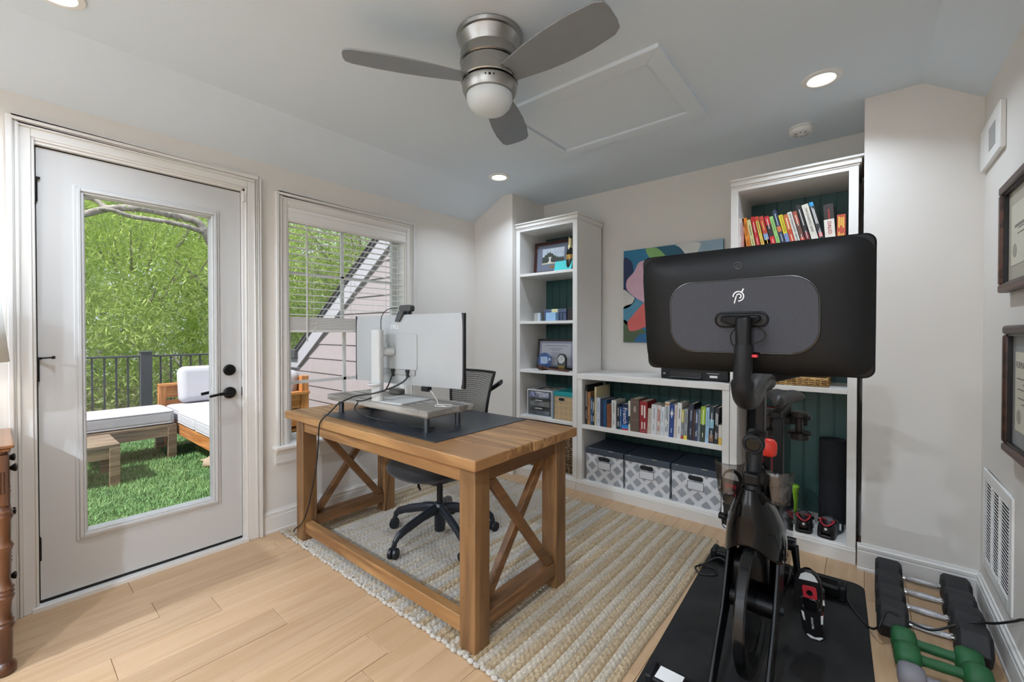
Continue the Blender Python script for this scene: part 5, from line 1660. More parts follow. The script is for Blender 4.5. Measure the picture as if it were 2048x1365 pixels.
for s_, cx_ in ((-1, BX - 0.082), (1, BX + 0.068)):
    def cup(u, v, s_=s_, cx_=cx_):
        a = R(-200 + 220 * u) if s_ < 0 else R(-20 - 0 + 220 * u - 180)
        r_ = 0.037 + 0.012 * v
        return (cx_ + r_ * math.cos(a), 1.685 + r_ * math.sin(a), 0.675 + 0.095 * v - (0.02 * math.sin(PI * u) * (1 - v)))
    c_ = MB().grid(cup, 20, 6)
    c_.grid(lambda u, v, cx_=cx_: (cx_ + 0.037 * v * math.cos(2 * PI * u), 1.685 + 0.037 * v * math.sin(2 * PI * u), 0.660), 20, 2, cu=True)
    co_ = ob('bottle_cup', c_, M_SMOKE, bike, smooth=60)
    md = co_.modifiers.new('thickness', 'SOLIDIFY')
    md.thickness = 0.002
# post, arm and handlebars
ob('handlebar_post', MB().box(-0.290, -0.262, 1.664, 1.712, 0.87, 1.052), M_BK, bike, bev=0.004)
arm = catmull([(-0.262, 1.70, 1.062), (-0.262, 1.62, 1.075), (-0.258, 1.50, 1.068), (-0.252, 1.38, 1.045), (-0.249, 1.29, 1.055), (-0.246, 1.243, 1.10), (-0.243, 1.236, 1.15), (-0.242, 1.236, 1.20)], 6)
nA = len(arm)
ob('screen_arm', MB().tube(arm, [0.030] * (nA // 2) + [0.028] * (nA // 4) + [0.022] * (nA - nA // 2 - nA // 4), n=18), M_SATIN, bike, smooth=60)
ob('post_bolt', MB().cyl((-0.275, 1.660, 1.03), (-0.275, 1.652, 1.03), 0.010, n=14), M_CHROME, bike)
ob('handlebar', MB().tube(catmull([(-0.47, 1.58, 1.15), (-0.47, 1.72, 1.145), (-0.42, 1.82, 1.12), (-0.34, 1.79, 1.09), (-0.262, 1.72, 1.075), (-0.185, 1.79, 1.09), (-0.105, 1.82, 1.12), (-0.06, 1.72, 1.145), (-0.06, 1.58, 1.15)], 6), 0.016, n=12), M_BK, bike, smooth=60)
# touchscreen seen from behind
SC = T(-0.256, 1.303, 1.291) @ RX(R(8.5))     # local x right, z up, y away from camera
SCi = SC @ RX(R(90))                            # local xy -> screen plane, z towards camera
hw, hh = 0.276, 0.172
ob('screen_bezel', MB().prism(rrect(-hw, hw, -hh, hh, 0.022), -0.020, 0.0), M_BK, bike, bev=0.004, M=SCi)
ob('display_glass', MB().prism(rrect(-hw + 0.012, hw - 0.012, -hh + 0.012, hh - 0.012, 0.014), -0.0212, -0.020), M_BLACKG, bike, M=SCi)


def bshell(u, v):
    s, t = (u - 0.5) * 2, (v - 0.5) * 2
    e = 9.0
    k = max(abs(s), abs(t))
    # rounded-rectangle outline from a square grid
    n_ = (abs(s) ** e + abs(t) ** e) ** (1 / e) or 1
    sx_, ty_ = (s * k / n_, t * k / n_) if k > 0 else (0, 0)
    z_ = 0.002 + 0.030 * (1 - k ** 6)
    return (sx_ * hw, ty_ * hh, z_)


bs_ = ob('screen_back', MB().grid(bshell, 36, 28), mat('screen_back_black', '#08090a', 0.45, spec=0.25, var=0.06), bike, smooth=60, M=SCi)
fx0, fx1, fy0, fy1 = -0.184, 0.170, -0.108, 0.086
fab = ob('fabric_panel', MB().prism(rrect(fx0, fx1, fy0, fy1, 0.062, 10), 0.030, 0.0345), mat('speaker_fabric', '#47484d', 0.95, color2='#36373b', vscale=700, bump=0.3, bscale=900), bike, bev=0.001, M=SCi)
ob('fabric_gasket', MB().tube([(x, y, 0.0325) for x, y in rrect(fx0 - 0.0015, fx1 + 0.0015, fy0 - 0.0015, fy1 + 0.0015, 0.063, 10)], 0.0025, n=6, closed=True), M_BLACKG, bike, smooth=60, M=SCi)
mr_ = ob('mount_recess', MB().prism(rrect(-0.062, 0.062, -0.038, -0.002, 0.0178, 8), 0.0340, 0.0352), mat('recess_black', '#060607', 0.5), bike, M=SCi)
ob('recess_rim', MB().tube([(x, y, 0.035) for x, y in rrect(-0.063, 0.063, -0.039, -0.001, 0.0185, 8)], 0.0028, n=6, closed=True), M_BK, mr_, smooth=60, M=SCi)
ob('mount_bracket', MB().prism([(-0.045, -0.008), (0.045, -0.008), (0.05, -0.020), (0.024, -0.034), (-0.018, -0.034), (-0.048, -0.022)], 0.036, 0.052), M_BK, bike, bev=0.004, M=SCi)
ob('tilt_head', MB().box(-0.260, -0.224, 1.218, 1.254, 1.175, 1.275), M_BK, bike, bev=0.010, seg=3)
ob('red_tab', MB().box(-0.222, -0.209, 1.226, 1.242, 1.168, 1.176), mat('red_tab', '#b3202a', 0.4), bike, bev=0.002)
ob('screen_cable', MB().tube(catmull([(-0.262, 1.235, 1.24), (-0.275, 1.245, 1.225), (-0.272, 1.25, 1.20), (-0.255, 1.25, 1.19)], 5) , 0.0022, n=6), M_CABLE, bike, smooth=60)
ob('screen_cable', MB().tube(catmull([(-0.215, 1.24, 1.245), (-0.198, 1.25, 1.235), (-0.198, 1.252, 1.215), (-0.218, 1.245, 1.203)], 5), 0.0022, n=6), M_CABLE, bike, smooth=60)
ob('power_button', MB().tube([(-0.004 + 0.0085 * math.cos(2 * PI * i / 24), 0.124 + 0.0085 * math.sin(2 * PI * i / 24), 0.0305) for i in range(24)], 0.0009, n=5, closed=True).tube([(-0.004 + 0.004 * math.cos(2 * PI * i / 16), 0.124 + 0.004 * math.sin(2 * PI * i / 16), 0.0305) for i in range(16)], 0.0007, n=5, closed=True), mat('button_dark_grey', '#4a4b4d', 0.4), bike, M=SCi)
# round emblem: open ring with an inner curl and slanted stem
lg = MB()
cxl, cyl_ = -0.004, 0.043
ring = [(cxl + 0.0125 * math.cos(R(a)), cyl_ + 0.0125 * math.sin(R(a)), 0.0350) for a in range(-95, 186, 10)]
lg.tube(ring, 0.0019, n=4)
curl = [(cxl + 0.0055 * math.cos(R(a)) + 0.001, cyl_ + 0.0055 * math.sin(R(a)) + 0.0005, 0.0350) for a in range(-80, 171, 12)]
lg.tube(curl, 0.0019, n=4)
lg.tube([(cxl - 0.0050, cyl_ + 0.001, 0.0350), (cxl - 0.0105, cyl_ - 0.018, 0.0350)], 0.0019, n=4)
lg.tube([(cxl + 0.0075, cyl_ + 0.010, 0.0350), (cxl + 0.0125, cyl_ + 0.0195, 0.0350)], 0.0024, n=4)
ob('emblem', lg, mat('emblem_white', '#e9e9ea', 0.4), fab, M=SCi)
# saddle, post, weight rack
ob('seat_post', MB().box(BX - 0.016, BX + 0.022, 2.165, 2.215, 0.58, 0.885), M_SATIN, bike, bev=0.004)
ob('seat_slider', MB().box(BX - 0.016, BX + 0.022, 2.10, 2.42, 0.868, 0.896), M_BK, bike, bev=0.004)


def sad(u, v):
    t = v
    w_ = 0.022 + 0.075 * max(0, (t - 0.25) / 0.75) ** 1.3
    a = 2 * PI * u
    end = math.sin(PI * min(1, t * 6) / 2) * math.sin(PI * min(1, (1 - t) * 6) / 2) ** 0.6
    c_, s_ = math.cos(a), math.sin(a)
    dip = 0.012 * math.exp(-(c_ / 0.25) ** 2) * (1 if s_ > 0 else 0)
    return (BX + 0.010 + w_ * end * c_, 2.085 + 0.275 * t, 0.932 + (0.034 if s_ > 0 else 0.024) * s_ * end + 0.012 * t - dip * t)


ob('saddle', MB().grid(sad, 28, 24, cu=True), mat('saddle_vinyl', '#292624', 0.5, bump=0.1, bscale=400), bike, smooth=60)
ob('weight_rack', MB().box(BX - 0.07, BX + 0.09, 2.395, 2.405, 0.80, 0.85).box(BX - 0.02, BX + 0.025, 2.38, 2.41, 0.80, 0.88), M_BK, bike, bev=0.003)
for s_, xx in ((0, BX - 0.062), (1, BX + 0.060)):
    m = MB().lathe([(0.034, -0.066), (0.041, -0.062), (0.041, -0.034), (0.034, -0.030), (0.016, -0.029), (0.016, 0.035), (0.032, 0.036), (0.039, 0.040), (0.039, 0.058), (0.032, 0.062)], T(xx, 2.37, 0.805), n=24)
    dbl = ob('bike_dumbbell', m, mat('dumbbell_bronze', '#1d1817', 0.3, metal=0.3), None, smooth=35)
    tag(dbl, ('small dumbbell in the left holder behind the bike saddle', 'small dumbbell in the right holder behind the bike saddle')[s_], 'dumbbell', 'dumbbells in the bike holders')
    for zz_ in (0.772, 0.842):
        ob('weight_holder', MB().tube([(xx + 0.046 * math.cos(R(a)), 2.37 + 0.046 * math.sin(R(a)), zz_ - 0.002) for a in range(-60, 241, 20)], 0.006, n=6), M_BK, bike, smooth=60)
# resistance knob
ob('top_tube', MB().tube([(BX, 1.685, 0.69), (BX, 1.80, 0.72), (BX, 1.92, 0.66), (BX, 2.17, 0.55)], [0.030, 0.034, 0.034, 0.030], n=14), M_BK, bike, smooth=60)
ob('knob_stem', MB().cyl((-0.272, 1.80, 0.73), (-0.272, 1.80, 0.80), 0.012, n=14), M_BK, bike)
ob('resistance_knob', MB().lathe([(0.018, -0.03), (0.025, -0.022), (0.027, 0.0), (0.026, 0.018), (0.018, 0.030), (0.004, 0.033)], T(-0.268, 1.80, 0.812), n=24), mat('knob_red', '#e0392b', 0.4), bike, smooth=50)
# cranks and pedals
AX = (2.03, 0.385)
for s_, cx_, py, pz in ((1, BX + 0.092, 1.985, 0.228), (-1, BX - 0.088, 2.075, 0.540)):
    cr_ = MB().tube([(cx_ - s_ * 0.012, AX[0], AX[1]), (cx_, (AX[0] + py) / 2, (AX[1] + pz) / 2), (cx_ + s_ * 0.004, py, pz)], [0.019, 0.015, 0.014], n=10, sx=0.6, up=(0, 0, 1) if False else None)
    ca = ob('crank_arm', cr_, M_BK, bike, smooth=60)
    ob('pedal', MB().box(min(cx_ + s_ * 0.03, cx_ + s_ * 0.09), max(cx_ + s_ * 0.03, cx_ + s_ * 0.09), py - 0.030, py + 0.006, pz - 0.04, pz + 0.04), M_BK, ca, bev=0.006)
    ob('spindle', MB().cyl((cx_, py, pz), (cx_ + s_ * 0.05, py, pz), 0.008, n=12), M_CHROME, ca)
ob('bottom_bracket', MB().cyl((BX - 0.085, AX[0], AX[1]), (BX + 0.085, AX[0], AX[1]), 0.026, n=20), M_BK, bike, smooth=40)
ob('tension_latch', MB().tube(catmull([(BX - 0.078, 1.86, 0.47), (BX - 0.118, 1.88, 0.475), (BX - 0.146, 1.90, 0.478)], 3), 0.008, n=8).cyl((BX - 0.142, 1.90, 0.478), (BX - 0.166, 1.905, 0.479), 0.014, n=12), M_BK, bike, smooth=50)


# ------------------------------------------------------------------ cycling shoes
M_SHOE = mat('shoe_black', '#141416', 0.35, bump=0.1, bscale=250)
M_SHOER = mat('shoe_red', '#a51f2d', 0.6)
M_SHOEI = mat('shoe_lining', '#2a1416', 0.8)
M_SHOEW = mat('shoe_white', '#d3d8da', 0.45)


def shoe(label, M, group, mirror=1):
    o = bpy.data.objects.new('cycling_shoe', None)
    o.empty_display_size = 0.03
    o.matrix_basis = M
    put(o)
    tag(o, label, 'shoe', group)
    Ln = 0.275
    # stations: y, half width, wall height, top height
    stn = [(0.000, 0.018, 0.050, 0.058), (0.012, 0.030, 0.060, 0.072), (0.040, 0.034, 0.066, 0.076), (0.075, 0.034, 0.060, 0.070), (0.105, 0.034, 0.052, 0.078),
           (0.125, 0.036, 0.046, 0.080), (0.160, 0.041, 0.040, 0.068), (0.200, 0.045, 0.034, 0.055), (0.235, 0.040, 0.028, 0.044), (0.260, 0.029, 0.022, 0.034), (0.274, 0.012, 0.016, 0.022)]

    def up_(u, v):
        k = min(int(v * 10), 9)
        f_ = v * 10 - k
        y, w_, h0, h1 = [stn[k][i] * (1 - f_) + stn[k + 1][i] * f_ for i in range(4)]
        a = PI * u
        c_, s_ = math.cos(a), math.sin(a)
        x_ = -w_ * (abs(c_) ** 0.7) * (1 if c_ > 0 else -1)
        z_ = 0.012 + (h1 - 0.012) * (s_ ** 0.75)
        if y < 0.108 and s_ > 0.80:
            g_ = min(1, (s_ - 0.80) / 0.1) * min(1, (0.108 - y) / 0.02) * min(1, y / 0.012)
            z_ = z_ * (1 - g_) + 0.022 * g_
        bx = 0.006 * math.sin(PI * y / Ln) * mirror
        return (x_ + bx, y, z_)
    upp = ob('upper', MB().grid(up_, 30, 40), M_SHOE, o, smooth=60, M=M)
    # collar lining
    cl = [(0.0255 * math.cos(R(a)) + 0.002 * mirror, 0.058 + 0.050 * math.sin(R(a)), 0.066 + 0.008 * math.cos(2 * R(a))) for a in range(0, 360, 15)]
    ob('collar', MB().tube(cl, 0.0034, n=8, closed=True), M_SHOER, o, smooth=60, M=M)
    ob('insole', MB().grid(lambda u, v: (0.002 * mirror + 0.024 * v * math.cos(2 * PI * u), 0.058 + 0.047 * v * math.sin(2 * PI * u), 0.0245 + 0.038 * v ** 4), 24, 8, cu=True), M_SHOEI, o, smooth=60, M=M)

    def outline(sc, z0, z1):
        pts_ = [(-w_ * sc, y) for y, w_, _, _ in stn] + [(w_ * sc, y) for y, w_, _, _ in reversed(stn)]
        pts_ = [(x_ + 0.006 * math.sin(PI * y / Ln) * mirror, y) for x_, y in pts_]
        return MB().prism(pts_, z0, z1)
    ob('sole', outline(1.02, 0.0, 0.014), M_SHOE, o, bev=0.003, M=M)
    so2 = ob('cleat_plate', MB().prism(rrect(-0.022, 0.022, 0.165, 0.215, 0.008), -0.003, 0.001), M_SHOER, o, bev=0.001, M=M)
    ob('cleat', MB().prism([(-0.020, 0.120), (0.020, 0.120), (0.022, 0.160), (0.014, 0.168), (-0.014, 0.168), (-0.022, 0.160)], -0.007, 0.0), M_BLACKG, so2, bev=0.002, M=M)
    ob('cleat_hub', MB().cyl((0, 0.19, -0.006), (0, 0.19, 0.0), 0.010, n=16), M_BLACKG, so2, M=M)
    for x_, y in ((-0.026, 0.165), (0.026, 0.165), (-0.026, 0.128), (0.026, 0.128)):
        ob('cleat_bolt', MB().cyl((x_, y, -0.003), (x_, y, 0.001), 0.0035, n=10), M_CHROME, so2, M=M)
    ob('toe_print', MB().prism([(-0.030, 0.236), (0.030, 0.236), (0.021, 0.258), (0.006, 0.268), (-0.012, 0.266), (-0.022, 0.257)], -0.0012, 0.001), M_SHOEW, o, M=M)
    ob('heel_print', MB().prism([(-0.026, 0.018), (-0.014, 0.006), (0.014, 0.006), (0.026, 0.018), (0.020, 0.020), (0.0, 0.012), (-0.020, 0.020)], -0.0012, 0.001), M_SHOEW, o, M=M)
    for s_ in (-1, 1):
        ob('sole_stripe', MB().prism([(s_ * 0.030, 0.075), (s_ * 0.034, 0.11), (s_ * 0.026, 0.105), (s_ * 0.024, 0.072)], -0.001, 0.001), M_SHOEW, o, M=M)
        ob('side_stripe', MB().tube([(s_ * 0.041 + 0.005 * mirror, 0.135, 0.022), (s_ * 0.038 + 0.005 * mirror, 0.155, 0.045)], 0.004, n=6), M_SHOEW, o, M=M)
    text('sole_print', 'PELOTON', 0.010, M_SHOEW, o, M @ T(0.002, 0.068, -0.0012) @ RZ(R(90)) @ RX(R(180)), extrude=0.0003)
    ob('heel_emblem', MB().cyl((0, -0.0005, 0.044), (0, 0.003, 0.044), 0.0055, n=14), M_SHOEW, o, M=M)
    dl_ = ob('lace_dial', MB().lathe([(0.010, 0), (0.012, 0.003), (0.011, 0.008), (0.003, 0.010)], T(mirror * 0.037, 0.13, 0.050) @ RY(R(70 * mirror)), n=18), M_BLACKG, o, smooth=40, M=M)
    for y in (0.135, 0.155, 0.175, 0.195):
        h_ = 0.012 + 0.066 - (y - 0.125) * 0.42
        ob('strap', MB().tube(catmull([(-0.030, y, h_ - 0.022), (0, y + 0.004, h_ + 0.002), (0.034, y, h_ - 0.022)], 4), 0.0022, n=5), mat('lace_grey', '#3a3b3e', 0.5), o, smooth=60, M=M)
    return o


GS = 'cycling shoes'
shoe('left black cycling shoe of the pair on the bookcase floor', T(-0.262, 2.925, 0.0907) @ RZ(R(9)) @ Matrix.Diagonal((1.25, 0.86, 1.22, 1)), GS, 1)
shoe('right black cycling shoe of the pair, beside the foam roller', T(-0.160, 2.922, 0.0907) @ RZ(R(-8)) @ Matrix.Diagonal((1.25, 0.86, 1.22, 1)), GS, -1)
MU = Matrix(((-1, 0, 0, 0), (0, 0, 1, 0), (0, 1, 0, 0), (0, 0, 0, 1)))   # toe up, sole towards -y
shoe('cycling shoe clipped to the right pedal, sole facing out with red cleat', T(-0.135, 1.944, 0.082) @ RY(R(-5)) @ RX(R(8)) @ MU, GS, 1)
shoe('cycling shoe clipped to the left pedal behind the flywheel shroud', T(-0.452, 2.034, 0.372) @ RY(R(4)) @ RX(R(8)) @ MU, GS, -1)
# heel loops / straps trailing behind the bookcase pair
for k, (x0, lb) in enumerate(((-0.30, 'long thin black lace end of the left cycling shoe in the bookcase'), (-0.20, 'long thin black lace end of the right cycling shoe in the bookcase'))):
    tag(ob('shoe_lace', MB().tube(catmull([(x0 + 0.02, 3.05, 0.175), (x0 + 0.01, 3.07, 0.24), (x0 - 0.03, 3.08, 0.285), (x0 - 0.06, 3.06, 0.31)], 6), 0.0018, n=5), M_CABLE, None, smooth=60), lb, 'shoe lace')

cable('black power cord running from the bike over the dumbbells to the right wall', [(-0.07, 2.49, 0.030), (-0.03, 2.40, 0.012), (0.02, 2.30, 0.012), (0.050, 2.235, 0.06), (0.075, 2.275, 0.112), (0.115, 2.28, 0.105), (0.20, 2.29, 0.085), (0.28, 2.33, 0.118), (0.335, 2.36, 0.135), (0.375, 2.32, 0.17), (0.400, 2.22, 0.24), (0.406, 2.12, 0.30), (0.407, 1.95, 0.36), (0.407, 1.7, 0.40)], 0.0045)
cable('coiled black cord lying on the mat by the rug edge', [(-0.50, 2.40, 0.011), (-0.58, 2.42, 0.05), (-0.645, 2.37, 0.016), (-0.668, 2.30, 0.020), (-0.63, 2.27, 0.011), (-0.57, 2.31, 0.011), (-0.60, 2.36, 0.014), (-0.66, 2.34, 0.022)], 0.0042)

# ================================================================== DUMBBELLS
M_RUB = mat('hex_rubber', '#1b1b1c', 0.65, var=0.15, vscale=30)
M_KN = mat('knurled_chrome', '#c9c9ca', 0.22, metal=1.0, bump=0.4, bscale=500)


def hexbell(label, y, xa, xb, r, hl):
    t = thing('hex_dumbbell', label, 'dumbbell', ((xa + xb) / 2, y, 0), 'hex dumbbells by the right pillar')
    for x0, x1, s_ in ((xa - hl, xa, -1), (xb, xb + hl, 1)):
        pts = [(r * 1.1547 * math.cos(R(60 * i)), r * 1.1547 * math.sin(R(60 * i))) for i in range(6)]
        xm0, xm1 = (x0, x1)
        m = MB()
        prof = [(xm0, 0.80), (xm0 + 0.012, 1.0), (xm1 - 0.012, 1.0), (xm1, 0.80)]
        vs = [(x_, y + p[0] * k_ * 1.0, r + 0.0005 + p[1] * k_) for x_, k_ in prof for p in pts]
        fs = [tuple(range(6))[::-1], tuple(range(18, 24))] + [(q * 6 + i, q * 6 + (i + 1) % 6, (q + 1) * 6 + (i + 1) % 6, (q + 1) * 6 + i) for q in range(3) for i in range(6)]
        m.add(vs, fs)
        ob('hex_head', m, M_RUB, t, bev=0.003)
    n_ = 12
    pr_ = []
    for i in range(n_ + 1):
        f_ = i / n_
        pr_.append((0.0125 + 0.0035 * math.sin(PI * f_) ** 2, xa - 0.002 + (xb - xa + 0.004) * f_))
    hd_ = ob('handle', MB().lathe(pr_, T(0, y, r) @ RY(R(90)), n=18), M_KN, t, smooth=60)
    for f_ in (0.05, 0.95):
        xx = xa + (xb - xa) * f_
        ob('ring', MB().cyl((xx - 0.004, y, r), (xx + 0.004, y, r), 0.0155, n=18), M_CHROME, hd_, smooth=40)
    return t


hexbell('hex dumbbell touching the baseboard of the right pillar', 2.768, 0.145, 0.277, 0.058, 0.098)
hexbell('second hex dumbbell from the right pillar', 2.618, 0.142, 0.270, 0.060, 0.098)
hexbell('third hex dumbbell from the right pillar', 2.470, 0.142, 0.272, 0.062, 0.098)
hexbell('hex dumbbell next to the green dumbbells', 2.326, 0.142, 0.272, 0.064, 0.096)


def roundbell(label, y, x0, x1, r, m, dy=0.0):
    t = thing('neoprene_dumbbell', label, 'dumbbell', ((x0 + x1) / 2, y, 0))
    M = T(x0, y, r + 0.0005) @ RZ(math.atan2(dy, x1 - x0)) @ RY(R(90))
    w_ = x1 - x0
    for z0, z1 in ((0, 0.075), (w_ - 0.075, w_)):
        a, b_ = (z0, z1)
        ob('head', MB().lathe([(r * 0.45, a), (r * 0.8, a + 0.004), (r, a + 0.02), (r, b_ - 0.02), (r * 0.8, b_ - 0.004), (r * 0.45, b_)], Matrix.Identity(4), n=10), m, t, smooth=60, M=M)
    ob('handle', MB().lathe([(0.020, 0.06), (0.0165, 0.09), (0.018, w_ / 2), (0.0165, w_ - 0.09), (0.020, w_ - 0.06)], Matrix.Identity(4), n=16), m, t, smooth=60, M=M)


M_GRN = mat('green_neoprene', '#1b5a2f', 0.6, var=0.2, vscale=20)
roundbell('green neoprene dumbbell behind the other green one', 2.222, 0.085, 0.335, 0.047, M_GRN)
roundbell('green neoprene dumbbell in front, nearest the grey one', 2.118, 0.090, 0.345, 0.047, M_GRN, 0.02)
roundbell('grey neoprene dumbbell at the bottom edge by the floor mat', 2.012, 0.095, 0.33, 0.042, mat('grey_neoprene', '#77757a', 0.6, var=0.1))

# ================================================================== DRESSER AND LAMP AT THE LEFT EDGE
M_CHERRY = wood('cherry_wood', '#6d4326', '#452512', axis='z', scale=0.7, rough=0.28, coat=0.3)
M_CHERRYX = wood('cherry_top', '#86572f', '#643c1e', axis='x', scale=0.7, rough=0.28, coat=0.3)
dr = thing('wooden_chest', 'cherry wood chest with a turned corner column at the left edge', 'chest', (-2.58, -0.22, 0))
QX0, QX1, QY0, QY1 = -2.790, -2.385, -0.46, 0.012
ob('carcass', MB().box(QX0, QX1, QY0, QY1 - 0.004, 0.07, 0.795), M_CHERRY, dr, bev=0.003)
tp_ = MB()
for z0, z1, o_ in ((0.795, 0.806, 0.012), (0.806, 0.818, 0.026), (0.818, 0.830, 0.034)):
    tp_.box(QX0, QX1 + o_, QY0, QY1 + o_, z0, z1)
ob('top', tp_, M_CHERRYX, dr, bev=0.004, seg=3)
colp = [(0.020, 0.0), (0.030, 0.004), (0.033, 0.018), (0.030, 0.034), (0.020, 0.046), (0.022, 0.055), (0.023, 0.16), (0.028, 0.17), (0.028, 0.176), (0.023, 0.182), (0.027, 0.192), (0.022, 0.20), (0.019, 0.22), (0.022, 0.26), (0.027, 0.272), (0.029, 0.280), (0.025, 0.286), (0.029, 0.294), (0.025, 0.302), (0.029, 0.310), (0.022, 0.32),
        (0.018, 0.345), (0.021, 0.44), (0.026, 0.455), (0.028, 0.462), (0.024, 0.470), (0.020, 0.48), (0.022, 0.555), (0.027, 0.565), (0.028, 0.572), (0.024, 0.580), (0.028, 0.588), (0.022, 0.596), (0.020, 0.61)]
for xx in (QX1 - 0.006, QX0 + 0.03):
    co_ = ob('turned_column', MB().lathe(colp, T(xx, QY1 + 0.004, 0.0), n=24), M_CHERRY, dr, smooth=40)
    ob('column_block', MB().box(xx - 0.024, xx + 0.024, QY1 - 0.03, QY1 + 0.022, 0.61, 0.795), M_CHERRY, co_, bev=0.003)
    rd = MB()
    for k in range(4):
        rd.cyl((xx + 0.024, QY1 - 0.016 + k * 0.008, 0.655), (xx + 0.024, QY1 - 0.016 + k * 0.008, 0.735), 0.0028, n=8)
    ob('reeding', rd, M_CHERRY, co_, smooth=60)
for k, (z0, z1) in enumerate(((0.62, 0.785), (0.36, 0.605), (0.09, 0.345))):
    dw = ob('drawer', MB().box(QX0 + 0.06, QX1 - 0.04, QY1 - 0.01, QY1 + 0.010, z0, z1), M_CHERRY, dr, bev=0.004)
    for xx in ((QX0 + 0.11, QX1 - 0.085) if k == 0 else (QX0 + 0.11,)):
        ob('knob', MB().lathe([(0.006, 0), (0.006, 0.014), (0.010, 0.020), (0.0145, 0.026), (0.0145, 0.031), (0.008, 0.034)], T(xx, QY1 + 0.010, (z0 + z1) / 2 + 0.022) @ RX(R(-90)), n=18), mat('knob_dark', '#2a221e', 0.35, metal=0.5), dw, smooth=40)
lp = thing('table_lamp', 'table lamp with white drum shade at the left edge above the chest', 'table lamp', (-2.57, -0.118, 0.83))
LT = T(-2.57, -0.118, 0.8303)
ob('base', MB().lathe([(0.065, 0), (0.068, 0.006), (0.06, 0.016), (0.02, 0.03), (0.016, 0.06), (0.03, 0.10), (0.042, 0.16), (0.034, 0.22), (0.014, 0.27), (0.011, 0.32)], LT, n=28), mat('lamp_base_brass', '#8c7a55', 0.35, metal=0.7), lp, smooth=50)
sh_ = ob('shade', MB().lathe([(0.160, 0.29), (0.138, 0.535)], LT, n=40, caps=False), mat('linen_shade', '#f1efe9', 0.9, var=0.03, vscale=80), lp, smooth=60)
md = sh_.modifiers.new('thickness', 'SOLIDIFY')
md.thickness = 0.003
la = bpy.data.lights.new('lamp_bulb', 'POINT')
la.energy = 2.5
la.shadow_soft_size = 0.04
la.color = (1.0, 0.93, 0.84)
lo = bpy.data.objects.new('lamp_bulb', la)
lo.location = (-2.57, -0.118, 1.24)
put(lo, lp)
ob('harp', MB().cyl((-2.57, -0.118, 1.14), (-2.57, -0.118, 1.35), 0.004, n=8).cyl((-2.57, -0.118, 1.35), (-2.57 + 0.137, -0.118, 1.355), 0.003, n=6), M_HINGE, lp)

# ================================================================== OUTSIDE: DECK
DZ = -0.12
deck = struct('floor_deck', MB().box(-7.75, XL - 0.14, -4.0, 2.885, DZ - 0.2, DZ), mat('turf_base', '#3f5f37', 0.95, color2='#587a45', vscale=9))
rgn = np.random.default_rng(5)
n = 75000
px = rgn.uniform(-7.6, XL - 0.17, n)
py = rgn.uniform(-0.6, 2.85, n)
vis = (py > -0.02 * px * 0 + (-px) * 0.06 - 0.15) & (py < (-px) * 0.34 + 0.3)
px, py = px[vis], py[vis]
n = len(px)
a = rgn.uniform(0, 2 * np.pi, n)
hgt = rgn.uniform(0.018, 0.040, n)
wd = 0.0045
ln_ = rgn.normal(0, 0.014, (n, 2))
v = np.zeros((n, 3, 3))
v[:, 0] = np.stack([px - wd * np.cos(a), py - wd * np.sin(a), np.full(n, DZ)], 1)
v[:, 1] = np.stack([px + wd * np.cos(a), py + wd * np.sin(a), np.full(n, DZ)], 1)
v[:, 2] = np.stack([px + ln_[:, 0], py + ln_[:, 1], DZ + hgt], 1)


def np_mesh(name, verts, k):
    """mesh of independent k-gons from an (n,k,3) array"""
    nf = len(verts)
    me = bpy.data.meshes.new(name)
    me.vertices.add(nf * k)
    me.vertices.foreach_set('co', verts.reshape(-1).astype(np.float32))
    me.loops.add(nf * k)
    me.loops.foreach_set('vertex_index', np.arange(nf * k, dtype=np.int32))
    me.polygons.add(nf)
    me.polygons.foreach_set('loop_start', np.arange(0, nf * k, k, dtype=np.int32))
    me.update()
    me.validate()
    return me


M_GRASS = mat('turf_blade', '#86ad70', 0.7, color2='#629156', vscale=6)
gr = ob('artificial_turf', np_mesh('turf', v, 3), M_GRASS, None, kind='stuff')
tag(gr, 'short green artificial turf covering the deck outside the door', 'turf')

# railing
rl = thing('deck_railing', 'dark grey metal balcony railing at the far edge of the deck', 'railing', (-7.6, 1.3, DZ))
M_RAIL = mat('railing_grey', '#4a4d56', 0.45, var=0.05)
ob('top_rail', MB().box(-7.635, -7.565, -3.9, 2.88, 0.905, 0.93), M_RAIL, rl, bev=0.006)
ob('bottom_rail', MB().box(-7.62, -7.58, -3.9, 2.88, DZ + 0.08, DZ + 0.115), M_RAIL, rl)
for yy in (-2.4, -0.55, 1.328, 2.83):
    po = ob('post', MB().box(-7.66, -7.54, yy - 0.062, yy + 0.062, DZ, 0.97), M_RAIL, rl, bev=0.004)
    ob('post_cap', MB().box(-7.672, -7.528, yy - 0.072, yy + 0.072, 0.965, 0.985), M_RAIL, po, bev=0.006)
bme = MB().box(-0.010, 0.010, -0.010, 0.010, DZ + 0.11, 0.908).data('baluster')
bme.materials.append(M_RAIL)
yy = -3.8
while yy < 2.8:
    if min(abs(yy - q) for q in (-2.4, -0.55, 1.328, 2.83)) > 0.07:
        inst('baluster', bme, rl, T(-7.6, yy, 0))
    yy += 0.115

# weathered coffee table and ottoman
M_TEAK = wood('weathered_teak', '#94816d', '#6d5a48', axis='y', scale=0.9, rough=0.8, rnd=0.06)
M_CEDAR = wood('cedar', '#c98a50', '#a2632e', axis='x', scale=0.9, rough=0.6, rnd=0.05, knots=True)
M_CEDARZ = wood('cedar_upright', '#c98a50', '#a2632e', axis='z', scale=0.9, rough=0.6, rnd=0.05)
M_CUSH = mat('outdoor_white', '#bcbcc3', 0.9, bump=0.15, bscale=90, var=0.03)


